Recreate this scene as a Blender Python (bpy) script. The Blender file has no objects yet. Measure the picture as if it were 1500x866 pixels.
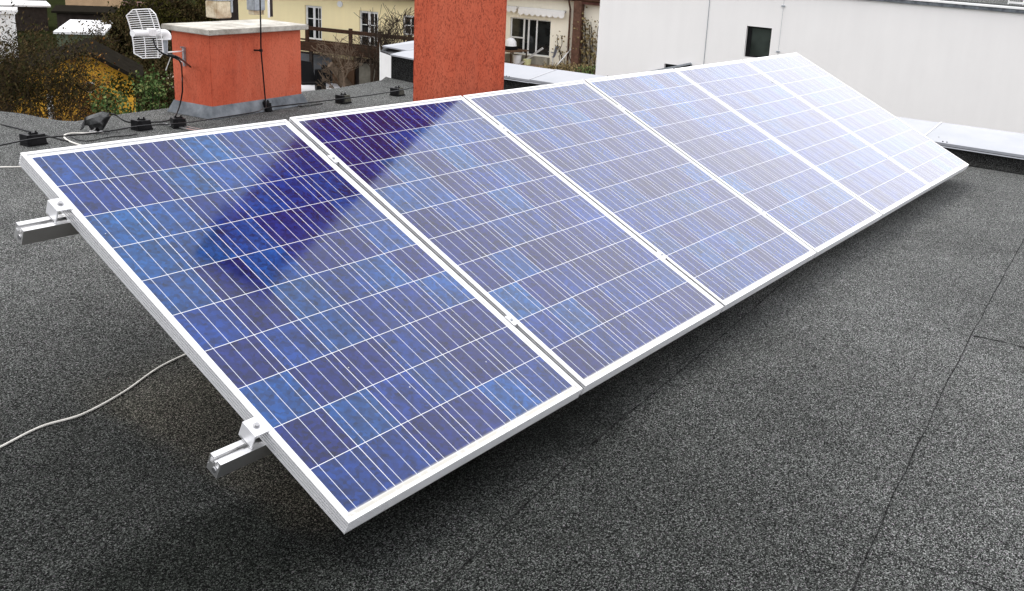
import bpy, bmesh, math, random
from mathutils import Vector, Matrix, noise
R_ = math.radians
PI = math.pi
scene = bpy.context.scene
col = scene.collection
random.seed(7)

# ------------------------------------------------------------------ camera frame
CAM = Vector((-1.3797403, -1.5870920, 1.5525641))
RW = [Vector((0.5650290, -0.8223923, 0.0664320)),
      Vector((-0.1880494, -0.2067602, -0.9601498)),
      Vector((0.8033553, 0.5300199, -0.2714759))]
FPX, CX, CY = 1387.53, 879.63, 314.01
TILT = R_(24.184)
Z0 = 0.15

def ray(u, v):
    d = ((u-CX)/FPX, (v-CY)/FPX, 1.0)
    return RW[0]*d[0] + RW[1]*d[1] + RW[2]*d[2]
def gz(u, v, z=0.0):
    d = ray(u, v); k = (z-CAM.z)/d.z
    return CAM + d*k
def dist(u, v, D):
    d = ray(u, v); return CAM + d*(D/math.hypot(d.x, d.y))
def onplane(u, v, P, n):
    d = ray(u, v); return CAM + d*(n.dot(P-CAM)/n.dot(d))

# ------------------------------------------------------------------ materials
def mat(name):
    m = bpy.data.materials.new(name); m.use_nodes = True
    nt = m.node_tree; b = nt.nodes['Principled BSDF']
    return m, nt, b
def N(nt, t, **k):
    n = nt.nodes.new(t)
    for a, v in k.items():
        if a.startswith('i_'):
            key = a[2:]
            n.inputs[int(key) if key.isdigit() else key].default_value = v
        else: setattr(n, a, v)
    return n
def ramp(nt, stops, interp='LINEAR'):
    r = nt.nodes.new('ShaderNodeValToRGB'); cr = r.color_ramp; cr.interpolation = interp
    while len(cr.elements) < len(stops): cr.elements.new(0.5)
    for e, (p, c) in zip(cr.elements, stops):
        e.position = p; e.color = (*c, 1) if len(c) == 3 else c
    return r
def g3(x): return (x, x, x)
def mixc(nt, fac, a, b, mode='MIX'):
    m = nt.nodes.new('ShaderNodeMix'); m.data_type = 'RGBA'; m.blend_type = mode
    for s, v in ((0, fac), (6, a), (7, b)):
        if hasattr(v, 'links') or hasattr(v, 'is_output'): nt.links.new(v, m.inputs[s])
        else: m.inputs[s].default_value = v if s == 0 else ((*v, 1) if len(v) == 3 else v)
    return m.outputs[2]
def math_(nt, op, a, b=None, c=None, clamp=False):
    m = nt.nodes.new('ShaderNodeMath'); m.operation = op; m.use_clamp = clamp
    for i, v in enumerate((a, b, c)):
        if v is None: continue
        if hasattr(v, 'is_output'): nt.links.new(v, m.inputs[i])
        else: m.inputs[i].default_value = v
    return m.outputs[0]
def smooth(nt, v, a, b):
    m = nt.nodes.new('ShaderNodeMapRange'); m.interpolation_type = 'SMOOTHSTEP'
    nt.links.new(v, m.inputs[0]); m.inputs[1].default_value = a; m.inputs[2].default_value = b
    return m.outputs[0]
def noise_(nt, vec, scale, detail=3, rough=.55, dist_=0):
    n = nt.nodes.new('ShaderNodeTexNoise'); n.inputs['Scale'].default_value = scale
    n.inputs['Detail'].default_value = detail; n.inputs['Roughness'].default_value = rough
    n.inputs['Distortion'].default_value = dist_
    if vec is not None: nt.links.new(vec, n.inputs['Vector'])
    return n.outputs['Fac']
def coords(nt, kind='Object', scale=None):
    t = nt.nodes.new('ShaderNodeTexCoord'); o = t.outputs[kind]
    if scale:
        mp = nt.nodes.new('ShaderNodeMapping'); mp.inputs['Scale'].default_value = scale
        nt.links.new(o, mp.inputs[0]); o = mp.outputs[0]
    return o
def geo_pos(nt): return nt.nodes.new('ShaderNodeNewGeometry').outputs['Position']
def bump(nt, b, h, strength, distance):
    bn = nt.nodes.new('ShaderNodeBump'); bn.inputs['Strength'].default_value = strength
    bn.inputs['Distance'].default_value = distance
    nt.links.new(h, bn.inputs['Height']); nt.links.new(bn.outputs[0], b.inputs['Normal'])
def simple(name, c, rough=.6, metal=0, var=.25, scale=6, bmp=0, bscale=60, c2=None, stretch=None, spec=None):
    if spec is None: spec = .5 if metal else .10
    m, nt, b = mat(name)
    v = coords(nt, 'Object', stretch)
    f = noise_(nt, v, scale, 5, .6)
    r = ramp(nt, [(.3, tuple(x*(1-var) for x in c)), (.7, c2 if c2 else tuple(min(1, x*(1+var*.5)) for x in c))])
    nt.links.new(f, r.inputs[0]); nt.links.new(r.outputs[0], b.inputs['Base Color'])
    b.inputs['Roughness'].default_value = rough; b.inputs['Metallic'].default_value = metal
    b.inputs['Specular IOR Level'].default_value = spec
    if bmp:
        bump(nt, b, noise_(nt, v, bscale, 4, .6), bmp, .01)
    return m
M = {}
M['alu'] = simple('anodised_aluminium', (.80, .80, .80), .30, .92, .06, 9, .05, 220)
M['alu_frame'] = simple('frame_aluminium', (.88, .88, .87), .42, .1, .05, 5)
M['alu_edge'] = simple('frame_side_aluminium', (.74, .745, .76), .40, .40, .06, 5)
M['groove'] = simple('shaded_groove', (.10, .10, .10), .7, 0, .3, 12)  # dark colour paints the shade inside the frame grooves
M['steel'] = simple('bolt_steel', (.45, .45, .46), .3, .9, .2, 60)
M['galv'] = simple('galvanised_steel', (.38, .41, .44), .45, .6, .3, 30)
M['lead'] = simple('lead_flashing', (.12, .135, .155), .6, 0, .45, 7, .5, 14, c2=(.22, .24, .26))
M['black'] = simple('black_plastic', (.010, .010, .011), .45, 0, .4, 30)
M['blacktube'] = simple('black_cable_rubber', (.008, .008, .009), .35, 0, .3, 30)
M['whitecable'] = simple('white_cable', (.70, .68, .63), .5, 0, .2, 20)
M['white_paint'] = simple('white_paint', (.78, .78, .77), .5, 0, .06, 8)
M['white_plastic'] = simple('white_plastic', (.80, .80, .80), .4, 0, .05, 30)
M['granite_block'] = simple('weathered_block_concrete', (.055, .055, .048), .85, 0, .6, 50, .5, 160, c2=(.11, .105, .085))
M['upvc'] = simple('white_window_frame', (.72, .72, .71), .5, 0, .08, 3)
M['wood_dark'] = simple('dark_stained_wood', (.045, .022, .014), .7, 0, .5, 4, c2=(.075, .038, .022), stretch=(1, 1, 6))
M['wood_mid'] = simple('brown_boards', (.12, .065, .035), .75, 0, .4, 5, c2=(.17, .10, .06), stretch=(3, 3, .6))
M['brown_render'] = simple('brown_render', (.10, .052, .036), .85, 0, .4, 5, .3, 30, c2=(.16, .088, .062))
M['grey_door'] = simple('grey_boards', (.13, .135, .145), .7, 0, .2, 3)
M['stone'] = simple('pale_stonework', (.30, .28, .23), .85, 0, .35, 3, .5, 9)
M['peach'] = simple('peach_render', (.52, .36, .22), .85, 0, .18, 1.5)
M['orange'] = simple('ochre_yellow_render', (.78, .42, .05), .85, 0, .2, 2.2)
M['roof_tile'] = simple('brown_roof_tiles', (.10, .045, .035), .8, 0, .4, 4, .5, 12, stretch=(1, 6, 1))
M['roof_dark'] = simple('dark_shed_felt', (.016, .014, .011), .85, 0, .4, 4, spec=.0)
M['pale_roof'] = simple('pale_sheet_roof', (.70, .70, .70), .6, 0, .2, 2)
M['dark_wall'] = simple('dark_timber_wall', (.040, .032, .028), .8, 0, .5, 3)
M['grey_wall'] = simple('grey_wall', (.16, .15, .14), .85, 0, .3, 3)
M['green_wall'] = simple('mossy_wall', (.10, .12, .08), .85, 0, .4, 3)
M['interior'] = simple('dark_interior', (.012, .012, .012), .9, 0, .3, 2)
M['awning'] = simple('white_awning_cloth', (.76, .75, .73), .8, 0, .06, 2)
M['bark'] = simple('bark', (.050, .036, .026), .9, 0, .5, 8)
M['bark_pale'] = simple('pale_bark', (.19, .14, .10), .9, 0, .4, 8)
M['paved'] = simple('terrace_paving', (.24, .17, .12), .85, 0, .35, 2)
M['path'] = simple('gravel_path_stone', (.30, .26, .20), .9, 0, .3, 1.5)
M['snow'] = simple('pale_concrete', (.62, .62, .64), .8, 0, .15, 1)
M['felt_hood'] = simple('crumpled_felt', (.060, .063, .065), .85, 0, .5, 18, .8, 90, c2=(.14, .145, .145))
M['grey_chair'] = simple('grey_garden_plastic', (.22, .235, .28), .6, 0, .2, 4)
M['yellow_pail'] = simple('pale_yellow_plastic', (.62, .62, .34), .6, 0, .1, 4)

def glass_dark(name, c, rough=.08):
    m, nt, b = mat(name)
    v = coords(nt); f = noise_(nt, v, 1.4, 2)
    r = ramp(nt, [(.4, tuple(x*.5 for x in c)), (.62, c)]); nt.links.new(f, r.inputs[0])
    nt.links.new(r.outputs[0], b.inputs['Base Color'])
    b.inputs['Roughness'].default_value = rough; b.inputs['Specular IOR Level'].default_value = .5
    return m
M['glass'] = glass_dark('window_glass', (.02, .022, .022))
M['glass_green'] = glass_dark('greenish_window_glass', (.05, .062, .055))

def render_wall(name, c, streak=.1):
    m, nt, b = mat(name); v = coords(nt)
    big = noise_(nt, v, .5, 4, .6)
    sv = coords(nt, 'Object', (2.0, 2.0, .25)); st = noise_(nt, sv, 1.2, 5, .6)
    f = math_(nt, 'ADD', math_(nt, 'MULTIPLY', big, .5), math_(nt, 'MULTIPLY', st, .5))
    r = ramp(nt, [(.35, tuple(x*(1-streak) for x in c)), (.62, c)]); nt.links.new(f, r.inputs[0])
    nt.links.new(r.outputs[0], b.inputs['Base Color']); b.inputs['Roughness'].default_value = .9
    bump(nt, b, noise_(nt, v, 60, 3), .15, .01)
    return m
M['wall_white'] = render_wall('white_render', (.89, .87, .85), .05)
M['wall_yellow'] = render_wall('yellow_render', (.93, .80, .47), .08)
M['wall_cream'] = render_wall('cream_render', (.93, .88, .74), .08)

# red scratched render
def red_render(name, grain, amount):
    m, nt, b = mat(name)
    v = coords(nt, 'Object', (grain, grain, grain*.36))
    fine = noise_(nt, v, 1.0, 4, .7, .6)
    v2 = coords(nt, 'Object', (grain*.4, grain*.4, grain*.10)); f2 = noise_(nt, v2, 1.0, 3, .6, .8)
    big = noise_(nt, coords(nt, 'Object', (1, 1, .4)), 2.2, 4, .6)
    base = mixc(nt, smooth(nt, big, .38, .66), (.52, .098, .048), (.58, .140, .076))
    worm = math_(nt, 'MULTIPLY', smooth(nt, fine, .47, .62), smooth(nt, f2, .30, .62))
    base = mixc(nt, math_(nt, 'MULTIPLY', worm, amount), base, (.13, .016, .010))
    vv = coords(nt, 'Object', (3.2, 3.2, .35)); pale = noise_(nt, vv, 1.7, 3, .5)
    base = mixc(nt, math_(nt, 'MULTIPLY', smooth(nt, pale, .56, .80), .16), base, (.62, .24, .16))
    dv = coords(nt, 'Object', (7, 7, .8)); drip = noise_(nt, dv, 1.0, 6, .7); blot = noise_(nt, coords(nt), 3.6, 6, .7)
    base = mixc(nt, math_(nt, 'MULTIPLY', math_(nt, 'MULTIPLY', smooth(nt, drip, .50, .72), smooth(nt, blot, .40, .62)), .55), base, (.24, .050, .030))
    base = mixc(nt, math_(nt, 'MULTIPLY', smooth(nt, blot, .60, .72), .35), base, (.60, .20, .13))
    nt.links.new(base, b.inputs['Base Color']); b.inputs['Roughness'].default_value = .92
    b.inputs['Specular IOR Level'].default_value = .2
    h = math_(nt, 'SUBTRACT', math_(nt, 'MULTIPLY', fine, .5), worm)
    bump(nt, b, h, .55, .004)
    return m
M['red_coarse'] = red_render('red_scratched_render', 190, .74)
M['red_fine'] = red_render('red_fine_render', 150, .42)

def concrete(name, c1, c2, sc=9):
    m, nt, b = mat(name); v = coords(nt)
    f = noise_(nt, v, sc, 6, .7); r = ramp(nt, [(.32, c1), (.55, c2), (.75, tuple(min(1, x*1.1) for x in c2))])
    nt.links.new(f, r.inputs[0])
    sp = noise_(nt, v, 170, 2); c = mixc(nt, smooth(nt, sp, .62, .7), r.outputs[0], (.12, .11, .09))
    nt.links.new(c, b.inputs['Base Color']); b.inputs['Roughness'].default_value = .9
    bump(nt, b, noise_(nt, v, 120, 4), .4, .004)
    return m
M['slab'] = concrete('weathered_concrete_slab', (.22, .20, .165), (.46, .44, .39), 6)
M['flue_clay'] = concrete('stained_flue_render', (.32, .22, .11), (.66, .60, .44), 7)

# mineral felt of the roof
def felt(name, tone=1.0, zones=True):
    m, nt, b = mat(name); P = geo_pos(nt)
    vor = nt.nodes.new('ShaderNodeTexVoronoi'); vor.inputs['Scale'].default_value = 330
    nt.links.new(P, vor.inputs['Vector'])
    sep = nt.nodes.new('ShaderNodeSeparateColor'); nt.links.new(vor.outputs['Color'], sep.inputs[0])
    clump = noise_(nt, P, 135, 3, .7)
    val = math_(nt, 'ADD', math_(nt, 'MULTIPLY', sep.outputs[0], .62), math_(nt, 'MULTIPLY', clump, .62))
    r = ramp(nt, [(.30, g3(.006)), (.50, (.027, .029, .027)), (.68, (.066, .071, .067)), (.82, (.17, .18, .17)), (1, (.48, .49, .48))])
    nt.links.new(val, r.inputs[0])
    tint = mixc(nt, smooth(nt, sep.outputs[1], .75, .9), r.outputs[0], mixc(nt, 1.0, r.outputs[0], (1.08, .93, 1.06), 'MULTIPLY'))
    big = noise_(nt, P, 1.1, 5, .62); med = noise_(nt, P, 7, 4, .6)
    k = math_(nt, 'ADD', math_(nt, 'MULTIPLY', big, .55), math_(nt, 'MULTIPLY', med, .35))
    kr = ramp(nt, [(.30, g3(.80)), (.62, g3(1.36))]); nt.links.new(k, kr.inputs[0])
    c = mixc(nt, 1.0, tint, kr.outputs[0], 'MULTIPLY')
    tn = noise_(nt, P, .9, 3, .5, .6); ring = math_(nt, 'SUBTRACT', 1.0, smooth(nt, math_(nt, 'ABSOLUTE', math_(nt, 'SUBTRACT', tn, .52)), .0, .022))
    c = mixc(nt, math_(nt, 'MULTIPLY', math_(nt, 'MULTIPLY', ring, noise_(nt, P, 12, 3, .6)), .16), c, (.13, .13, .12))
    moss = math_(nt, 'MULTIPLY', smooth(nt, noise_(nt, P, 3.3, 6, .75), .60, .72), .22)
    c = mixc(nt, moss, c, mixc(nt, 1.0, c, (.55, .58, .50), 'MULTIPLY'))
    darken_f = None
    if zones:
        sx = nt.nodes.new('ShaderNodeSeparateXYZ'); nt.links.new(P, sx.inputs[0])
        X, Y = sx.outputs[0], sx.outputs[1]
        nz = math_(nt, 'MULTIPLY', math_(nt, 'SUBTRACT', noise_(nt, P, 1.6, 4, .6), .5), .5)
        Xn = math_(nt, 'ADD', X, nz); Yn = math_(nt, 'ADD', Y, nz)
        # broad darker area around the near end of the row
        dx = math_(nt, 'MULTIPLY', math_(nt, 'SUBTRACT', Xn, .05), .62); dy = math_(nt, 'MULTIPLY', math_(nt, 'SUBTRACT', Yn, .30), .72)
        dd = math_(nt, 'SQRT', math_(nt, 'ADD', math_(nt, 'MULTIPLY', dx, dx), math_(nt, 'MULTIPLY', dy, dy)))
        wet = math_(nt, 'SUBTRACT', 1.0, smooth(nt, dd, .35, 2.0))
        # strip under the lower panel edge: its near-black shadow painted into the felt
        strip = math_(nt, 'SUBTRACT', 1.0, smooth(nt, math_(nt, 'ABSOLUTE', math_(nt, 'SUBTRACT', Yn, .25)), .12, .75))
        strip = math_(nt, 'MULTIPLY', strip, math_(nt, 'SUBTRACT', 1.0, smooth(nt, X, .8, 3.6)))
        wet = math_(nt, 'MAXIMUM', math_(nt, 'MULTIPLY', wet, .82), math_(nt, 'MULTIPLY', strip, 1.0))  # wet is the darkening factor: broad darker area plus painted shadow strip
        # drier, silty felt sheltered below the modules
        nz2 = math_(nt, 'MULTIPLY', math_(nt, 'SUBTRACT', noise_(nt, P, 5, 4, .6), .5), .14)
        sx_ = math_(nt, 'ADD', X, nz2); sy_ = math_(nt, 'ADD', Y, nz2)
        dry = math_(nt, 'MULTIPLY', smooth(nt, sx_, .0, .13), smooth(nt, sy_, .10, .30))
        dry = math_(nt, 'MULTIPLY', dry, math_(nt, 'SUBTRACT', 1.0, smooth(nt, sy_, 1.1, 1.6)))
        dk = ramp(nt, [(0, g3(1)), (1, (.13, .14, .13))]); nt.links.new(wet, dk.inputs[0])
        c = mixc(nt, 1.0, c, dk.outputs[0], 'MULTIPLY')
        c = mixc(nt, math_(nt, 'MULTIPLY', dry, .34), c, mixc(nt, 1.0, tint, (.95, .82, .62), 'MULTIPLY'))
        darken_f = wet
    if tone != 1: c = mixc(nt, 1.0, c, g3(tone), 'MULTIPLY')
    nt.links.new(c, b.inputs['Base Color'])
    if darken_f is not None:
        rr = ramp(nt, [(0, g3(.8)), (1, g3(.62))]); nt.links.new(darken_f, rr.inputs[0]); nt.links.new(rr.outputs[0], b.inputs['Roughness'])
    else: b.inputs['Roughness'].default_value = .85
    b.inputs['Specular IOR Level'].default_value = .012
    h = math_(nt, 'ADD', math_(nt, 'MULTIPLY', vor.outputs['Distance'], -1.0), math_(nt, 'MULTIPLY', clump, .6))
    bump(nt, b, h, .8, .004)
    return m
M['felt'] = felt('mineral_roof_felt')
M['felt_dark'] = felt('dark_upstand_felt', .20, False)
M['felt_plain'] = felt('plain_roof_felt', .9, False)
m, nt, b = mat('bitumen_bleed'); b.inputs['Roughness'].default_value = .8; b.inputs['Specular IOR Level'].default_value = .02
_f = noise_(nt, geo_pos(nt), 40, 3); _r = ramp(nt, [(.4, g3(.004)), (.7, g3(.03))]); nt.links.new(_f, _r.inputs[0]); nt.links.new(_r.outputs[0], b.inputs['Base Color'])
M['bitumen'] = m

def coping_metal():
    m, nt, b = mat('white_coping_sheet'); P = geo_pos(nt)
    f = noise_(nt, P, 2.3, 4, .6); r = ramp(nt, [(.35, (.27, .285, .31)), (.6, (.31, .32, .345))]); nt.links.new(f, r.inputs[0])
    d = noise_(nt, P, 24, 5, .7); c = mixc(nt, math_(nt, 'MULTIPLY', smooth(nt, d, .66, .74), .35), r.outputs[0], (.40, .40, .40))
    nt.links.new(c, b.inputs['Base Color']); b.inputs['Roughness'].default_value = .5; b.inputs['Metallic'].default_value = .05
    return m
M['coping'] = coping_metal()

# solar cells
PW, PH, PT = 0.992, 1.637, 0.0437
CP = 0.1585; NX, NY = 6, 10
CX0 = (PW - (NX*CP-.0025))/2; CY0 = (PH - (NY*CP-.0025))/2 - .001
def cells_material():
    m, nt, b = mat('solar_cells_under_glass')
    v = coords(nt, 'Object'); s = nt.nodes.new('ShaderNodeSeparateXYZ'); nt.links.new(v, s.inputs[0])
    oi = nt.nodes.new('ShaderNodeObjectInfo').outputs['Random']
    def axis(o, off, n):
        q = math_(nt, 'DIVIDE', math_(nt, 'SUBTRACT', o, off), CP)
        i = math_(nt, 'FLOOR', q); fr = math_(nt, 'MULTIPLY', math_(nt, 'FRACT', q), CP)
        ins = math_(nt, 'MULTIPLY', math_(nt, 'GREATER_THAN', q, 0), math_(nt, 'LESS_THAN', q, n-.0158))
        ce = math_(nt, 'LESS_THAN', fr, CP-.0019)
        return i, fr, math_(nt, 'MULTIPLY', ins, ce)
    ix, fx, cx = axis(s.outputs[0], CX0, NX); iy, fy, cy = axis(s.outputs[1], CY0, NY)
    cell = math_(nt, 'MULTIPLY', cx, cy)
    bars = None
    for k in (1/6, .5, 5/6):
        e = math_(nt, 'LESS_THAN', math_(nt, 'ABSOLUTE', math_(nt, 'SUBTRACT', fx, k*.156)), .00080)
        bars = e if bars is None else math_(nt, 'MAXIMUM', bars, e)
    cmb = nt.nodes.new('ShaderNodeCombineXYZ'); nt.links.new(ix, cmb.inputs[0]); nt.links.new(iy, cmb.inputs[1]); nt.links.new(math_(nt, 'MULTIPLY', oi, 91.0), cmb.inputs[2])
    wn = nt.nodes.new('ShaderNodeTexWhiteNoise'); nt.links.new(cmb.outputs[0], wn.inputs['Vector'])
    cr = ramp(nt, [(0, (.002, .007, .064)), (.22, (.004, .007, .058)), (.45, (.002, .012, .085)), (.7, (.002, .018, .098)), (.88, (.002, .031, .112)), (1, (.003, .010, .074))])
    nt.links.new(wn.outputs['Value'], cr.inputs[0])
    # wafer crystals
    av = nt.nodes.new('ShaderNodeVectorMath'); av.operation = 'ADD'; nt.links.new(v, av.inputs[0]); nt.links.new(cmb.outputs[0], av.inputs[1])
    vo = nt.nodes.new('ShaderNodeTexVoronoi'); vo.inputs['Scale'].default_value = 85; nt.links.new(av.outputs[0], vo.inputs['Vector'])
    sc = nt.nodes.new('ShaderNodeSeparateColor'); nt.links.new(vo.outputs['Color'], sc.inputs[0])
    nz = noise_(nt, av.outputs[0], 14, 5, .65, .8)
    k = math_(nt, 'ADD', math_(nt, 'MULTIPLY', sc.outputs[0], .35), nz)
    kr = ramp(nt, [(.38, g3(.45)), (.92, g3(1.75))]); nt.links.new(k, kr.inputs[0])
    c = mixc(nt, 1.0, cr.outputs[0], kr.outputs[0], 'MULTIPLY')
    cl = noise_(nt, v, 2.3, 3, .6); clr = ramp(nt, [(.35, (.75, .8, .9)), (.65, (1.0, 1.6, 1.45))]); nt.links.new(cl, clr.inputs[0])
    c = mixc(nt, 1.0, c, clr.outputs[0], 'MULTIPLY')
    c = mixc(nt, math_(nt, 'MULTIPLY', bars, 1.0), c, (.56, .59, .66))
    c = mixc(nt, cell, (.66, .67, .69), c)
    rimx = math_(nt, 'MINIMUM', s.outputs[0], math_(nt, 'SUBTRACT', PW, s.outputs[0])); rimy = math_(nt, 'MINIMUM', s.outputs[1], math_(nt, 'SUBTRACT', PH, s.outputs[1]))
    c = mixc(nt, math_(nt, 'LESS_THAN', math_(nt, 'MINIMUM', rimx, rimy), .0130), c, (.25, .25, .24))
    # dust film, heavier along the lower frame, specks and droppings
    low = math_(nt, 'SUBTRACT', 1.0, smooth(nt, s.outputs[1], .020, .034))
    dn = noise_(nt, v, 22, 5, .7)
    dust = math_(nt, 'MULTIPLY', low, smooth(nt, dn, .25, .5))
    c = mixc(nt, math_(nt, 'MULTIPLY', dust, .92), c, (.40, .385, .34))
    film = math_(nt, 'ADD', .002, math_(nt, 'MULTIPLY', smooth(nt, noise_(nt, v, 3.1, 6, .7), .45, .75), .014))
    c = mixc(nt, film, c, (.60, .60, .58))
    sp = nt.nodes.new('ShaderNodeTexVoronoi'); sp.inputs['Scale'].default_value = 26; nt.links.new(av.outputs[0], sp.inputs['Vector'])
    sps = nt.nodes.new('ShaderNodeSeparateColor'); nt.links.new(sp.outputs['Color'], sps.inputs[0])
    spot = math_(nt, 'MULTIPLY', math_(nt, 'LESS_THAN', sp.outputs['Distance'], .060), math_(nt, 'GREATER_THAN', sps.outputs[0], .955))
    c = mixc(nt, math_(nt, 'MULTIPLY', spot, .8), c, (.62, .62, .60))
    spot2 = math_(nt, 'MULTIPLY', math_(nt, 'LESS_THAN', sp.outputs['Distance'], .05), math_(nt, 'LESS_THAN', sps.outputs[0], .02))
    c = mixc(nt, math_(nt, 'MULTIPLY', spot2, .8), c, (.01, .01, .012))
    nt.links.new(c, b.inputs['Base Color'])
    b.inputs['Roughness'].default_value = .16
    b.inputs['IOR'].default_value = 1.51
    b.inputs['Coat Weight'].default_value = .0; b.inputs['Coat Roughness'].default_value = .05
    gr = noise_(nt, v, 9, 4, .6); rr = ramp(nt, [(.3, g3(.05)), (.7, g3(.13))]); nt.links.new(gr, rr.inputs[0]); nt.links.new(rr.outputs[0], b.inputs['Roughness'])
    return m
M['cells'] = cells_material()

def foliage(name, cols, sc=3.0):
    m, nt, b = mat(name); P = geo_pos(nt)
    f = noise_(nt, P, sc, 4, .7)
    w = nt.nodes.new('ShaderNodeTexVoronoi'); w.inputs['Scale'].default_value = 14; nt.links.new(P, w.inputs['Vector'])
    s = nt.nodes.new('ShaderNodeSeparateColor'); nt.links.new(w.outputs['Color'], s.inputs[0])
    k = math_(nt, 'ADD', math_(nt, 'MULTIPLY', f, .55), math_(nt, 'MULTIPLY', s.outputs[0], .45))
    n = len(cols); r = ramp(nt, [(.22+.56*i/(n-1), c) for i, c in enumerate(cols)]); nt.links.new(k, r.inputs[0])
    nt.links.new(r.outputs[0], b.inputs['Base Color']); b.inputs['Roughness'].default_value = .75
    b.inputs['Specular IOR Level'].default_value = .0
    return m
M['leaf_dark'] = foliage('dark_brown_green_leaves', [(.010, .010, .005), (.032, .030, .013), (.075, .048, .024), (.038, .054, .016)])
M['leaf_orange'] = foliage('orange_brown_leaves', [(.04, .014, .006), (.13, .045, .012), (.30, .17, .05), (.07, .05, .012)])
M['leaf_green'] = foliage('mid_green_leaves', [(.008, .018, .006), (.035, .065, .020), (.09, .14, .05), (.26, .26, .10)])
M['leaf_olive'] = foliage('olive_leaves', [(.006, .007, .003), (.018, .020, .006), (.055, .048, .012), (.10, .085, .03)])
M['leaf_vine'] = foliage('autumn_vine_leaves', [(.08, .06, .03), (.18, .14, .06), (.26, .19, .10), (.10, .12, .05)])
M['ground'] = foliage('garden_ground', [(.006, .008, .003), (.012, .016, .006), (.022, .022, .010), (.016, .024, .008)], .4)

# ------------------------------------------------------------------ mesh builder
class MB:
    def __init__(s): s.v = []; s.f = []; s.mi = []
    def add(s, vs, fs, mi=0):
        o = len(s.v); s.v += [tuple(x) for x in vs]; s.f += [tuple(i+o for i in f) for f in fs]; s.mi += [mi]*len(fs); return s
    def quad(s, a, b, c, d, mi=0): return s.add([a, b, c, d], [(0, 1, 2, 3)], mi)
    def box(s, x0, x1, y0, y1, z0, z1, bev=0, mi=0):
        if x0 > x1: x0, x1 = x1, x0
        if y0 > y1: y0, y1 = y1, y0
        if z0 > z1: z0, z1 = z1, z0
        if bev:
            bm = bmesh.new(); bmesh.ops.create_cube(bm, size=1)
            for v in bm.verts: v.co = Vector(((x0+x1)/2+v.co.x*(x1-x0), (y0+y1)/2+v.co.y*(y1-y0), (z0+z1)/2+v.co.z*(z1-z0)))
            bmesh.ops.bevel(bm, geom=bm.edges[:], offset=bev, segments=2, affect='EDGES')
            bm.verts.index_update()
            s.add([v.co for v in bm.verts], [[v.index for v in f.verts] for f in bm.faces], mi); bm.free(); return s
        V = [(x, y, z) for z in (z0, z1) for y in (y0, y1) for x in (x0, x1)]
        return s.add(V, [(0, 2, 3, 1), (4, 5, 7, 6), (0, 1, 5, 4), (2, 6, 7, 3), (0, 4, 6, 2), (1, 3, 7, 5)], mi)
    def bar(s, a, b, w, h=None, up=Vector((0, 0, 1)), mi=0):
        a = Vector(a); b = Vector(b); h = h or w; d = (b-a).normalized()
        x = d.cross(up)
        if x.length < 1e-4: x = d.cross(Vector((0, 1, 0)))
        x.normalize(); y = x.cross(d)
        V = [p + x*sx*w/2 + y*sy*h/2 for p in (a, b) for sx, sy in ((-1, -1), (1, -1), (1, 1), (-1, 1))]
        return s.add(V, [(0, 1, 2, 3), (7, 6, 5, 4), (0, 4, 5, 1), (1, 5, 6, 2), (2, 6, 7, 3), (3, 7, 4, 0)], mi)
    def tube(s, pts, r, n=8, mi=0, cap=True):
        pts = [Vector(p) for p in pts]; m = len(pts)
        rs = r if isinstance(r, (list, tuple)) else [r]*m
        d0 = (pts[1]-pts[0]).normalized(); x = d0.cross(Vector((0, 0, 1)))
        if x.length < .05: x = d0.cross(Vector((0, 1, 0)))
        x.normalize(); V = []
        for i, p in enumerate(pts):
            d = (pts[min(i+1, m-1)]-pts[max(i-1, 0)]).normalized()
            x = (x - d*x.dot(d)); x = x.normalized() if x.length > 1e-6 else d.orthogonal().normalized(); y = d.cross(x)
            V += [p + (x*math.cos(2*PI*k/n)+y*math.sin(2*PI*k/n))*rs[i] for k in range(n)]
        F = [(i*n+k, i*n+(k+1) % n, (i+1)*n+(k+1) % n, (i+1)*n+k) for i in range(m-1) for k in range(n)]
        if cap: F += [tuple(range(n-1, -1, -1)), tuple((m-1)*n+k for k in range(n))]
        return s.add(V, F, mi)
    def build(s, name, material, parent=None, world=False, smooth=False, label=None):
        me = bpy.data.meshes.new(name)
        vs = s.v
        if world and parent is not None:
            inv = root_matrix(parent).inverted(); vs = [tuple(inv @ Vector(v)) for v in vs]
        me.from_pydata(vs, [], s.f)
        for mm in (material if isinstance(material, (list, tuple)) else [material]): me.materials.append(mm)
        if any(s.mi): me.polygons.foreach_set('material_index', s.mi)
        if smooth: me.polygons.foreach_set('use_smooth', [True]*len(me.polygons))
        me.update()
        bm = bmesh.new(); bm.from_mesh(me); bmesh.ops.recalc_face_normals(bm, faces=bm.faces[:]); bm.to_mesh(me); bm.free()
        if smooth:
            try: me.set_sharp_from_angle(angle=R_(38))
            except Exception: pass
        o = bpy.data.objects.new(name, me); col.objects.link(o)
        if parent is not None: o.parent = parent
        if label: o['label'] = label
        return o
def root_matrix(o):
    m = Matrix.Identity(4)
    while o is not None:
        m = (Matrix.Translation(o.location) @ o.rotation_euler.to_matrix().to_4x4()) @ m; o = o.parent
    return m
def smoothpath(pts, n=6):
    pts = [Vector(p) for p in pts]; out = []
    for i in range(len(pts)-1):
        p0 = pts[max(i-1, 0)]; p1 = pts[i]; p2 = pts[i+1]; p3 = pts[min(i+2, len(pts)-1)]
        for k in range(n):
            t = k/n
            out.append(.5*((2*p1)+(-p0+p2)*t+(2*p0-5*p1+4*p2-p3)*t*t+(-p0+3*p1-3*p2+p3)*t**3))
    out.append(pts[-1]); return out
def tag(o, label=None, cat=None, group=None, kind=None):
    if label: o['label'] = label
    if cat: o['category'] = cat
    if group: o['group'] = group
    if kind: o['kind'] = kind
    return o
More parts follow.
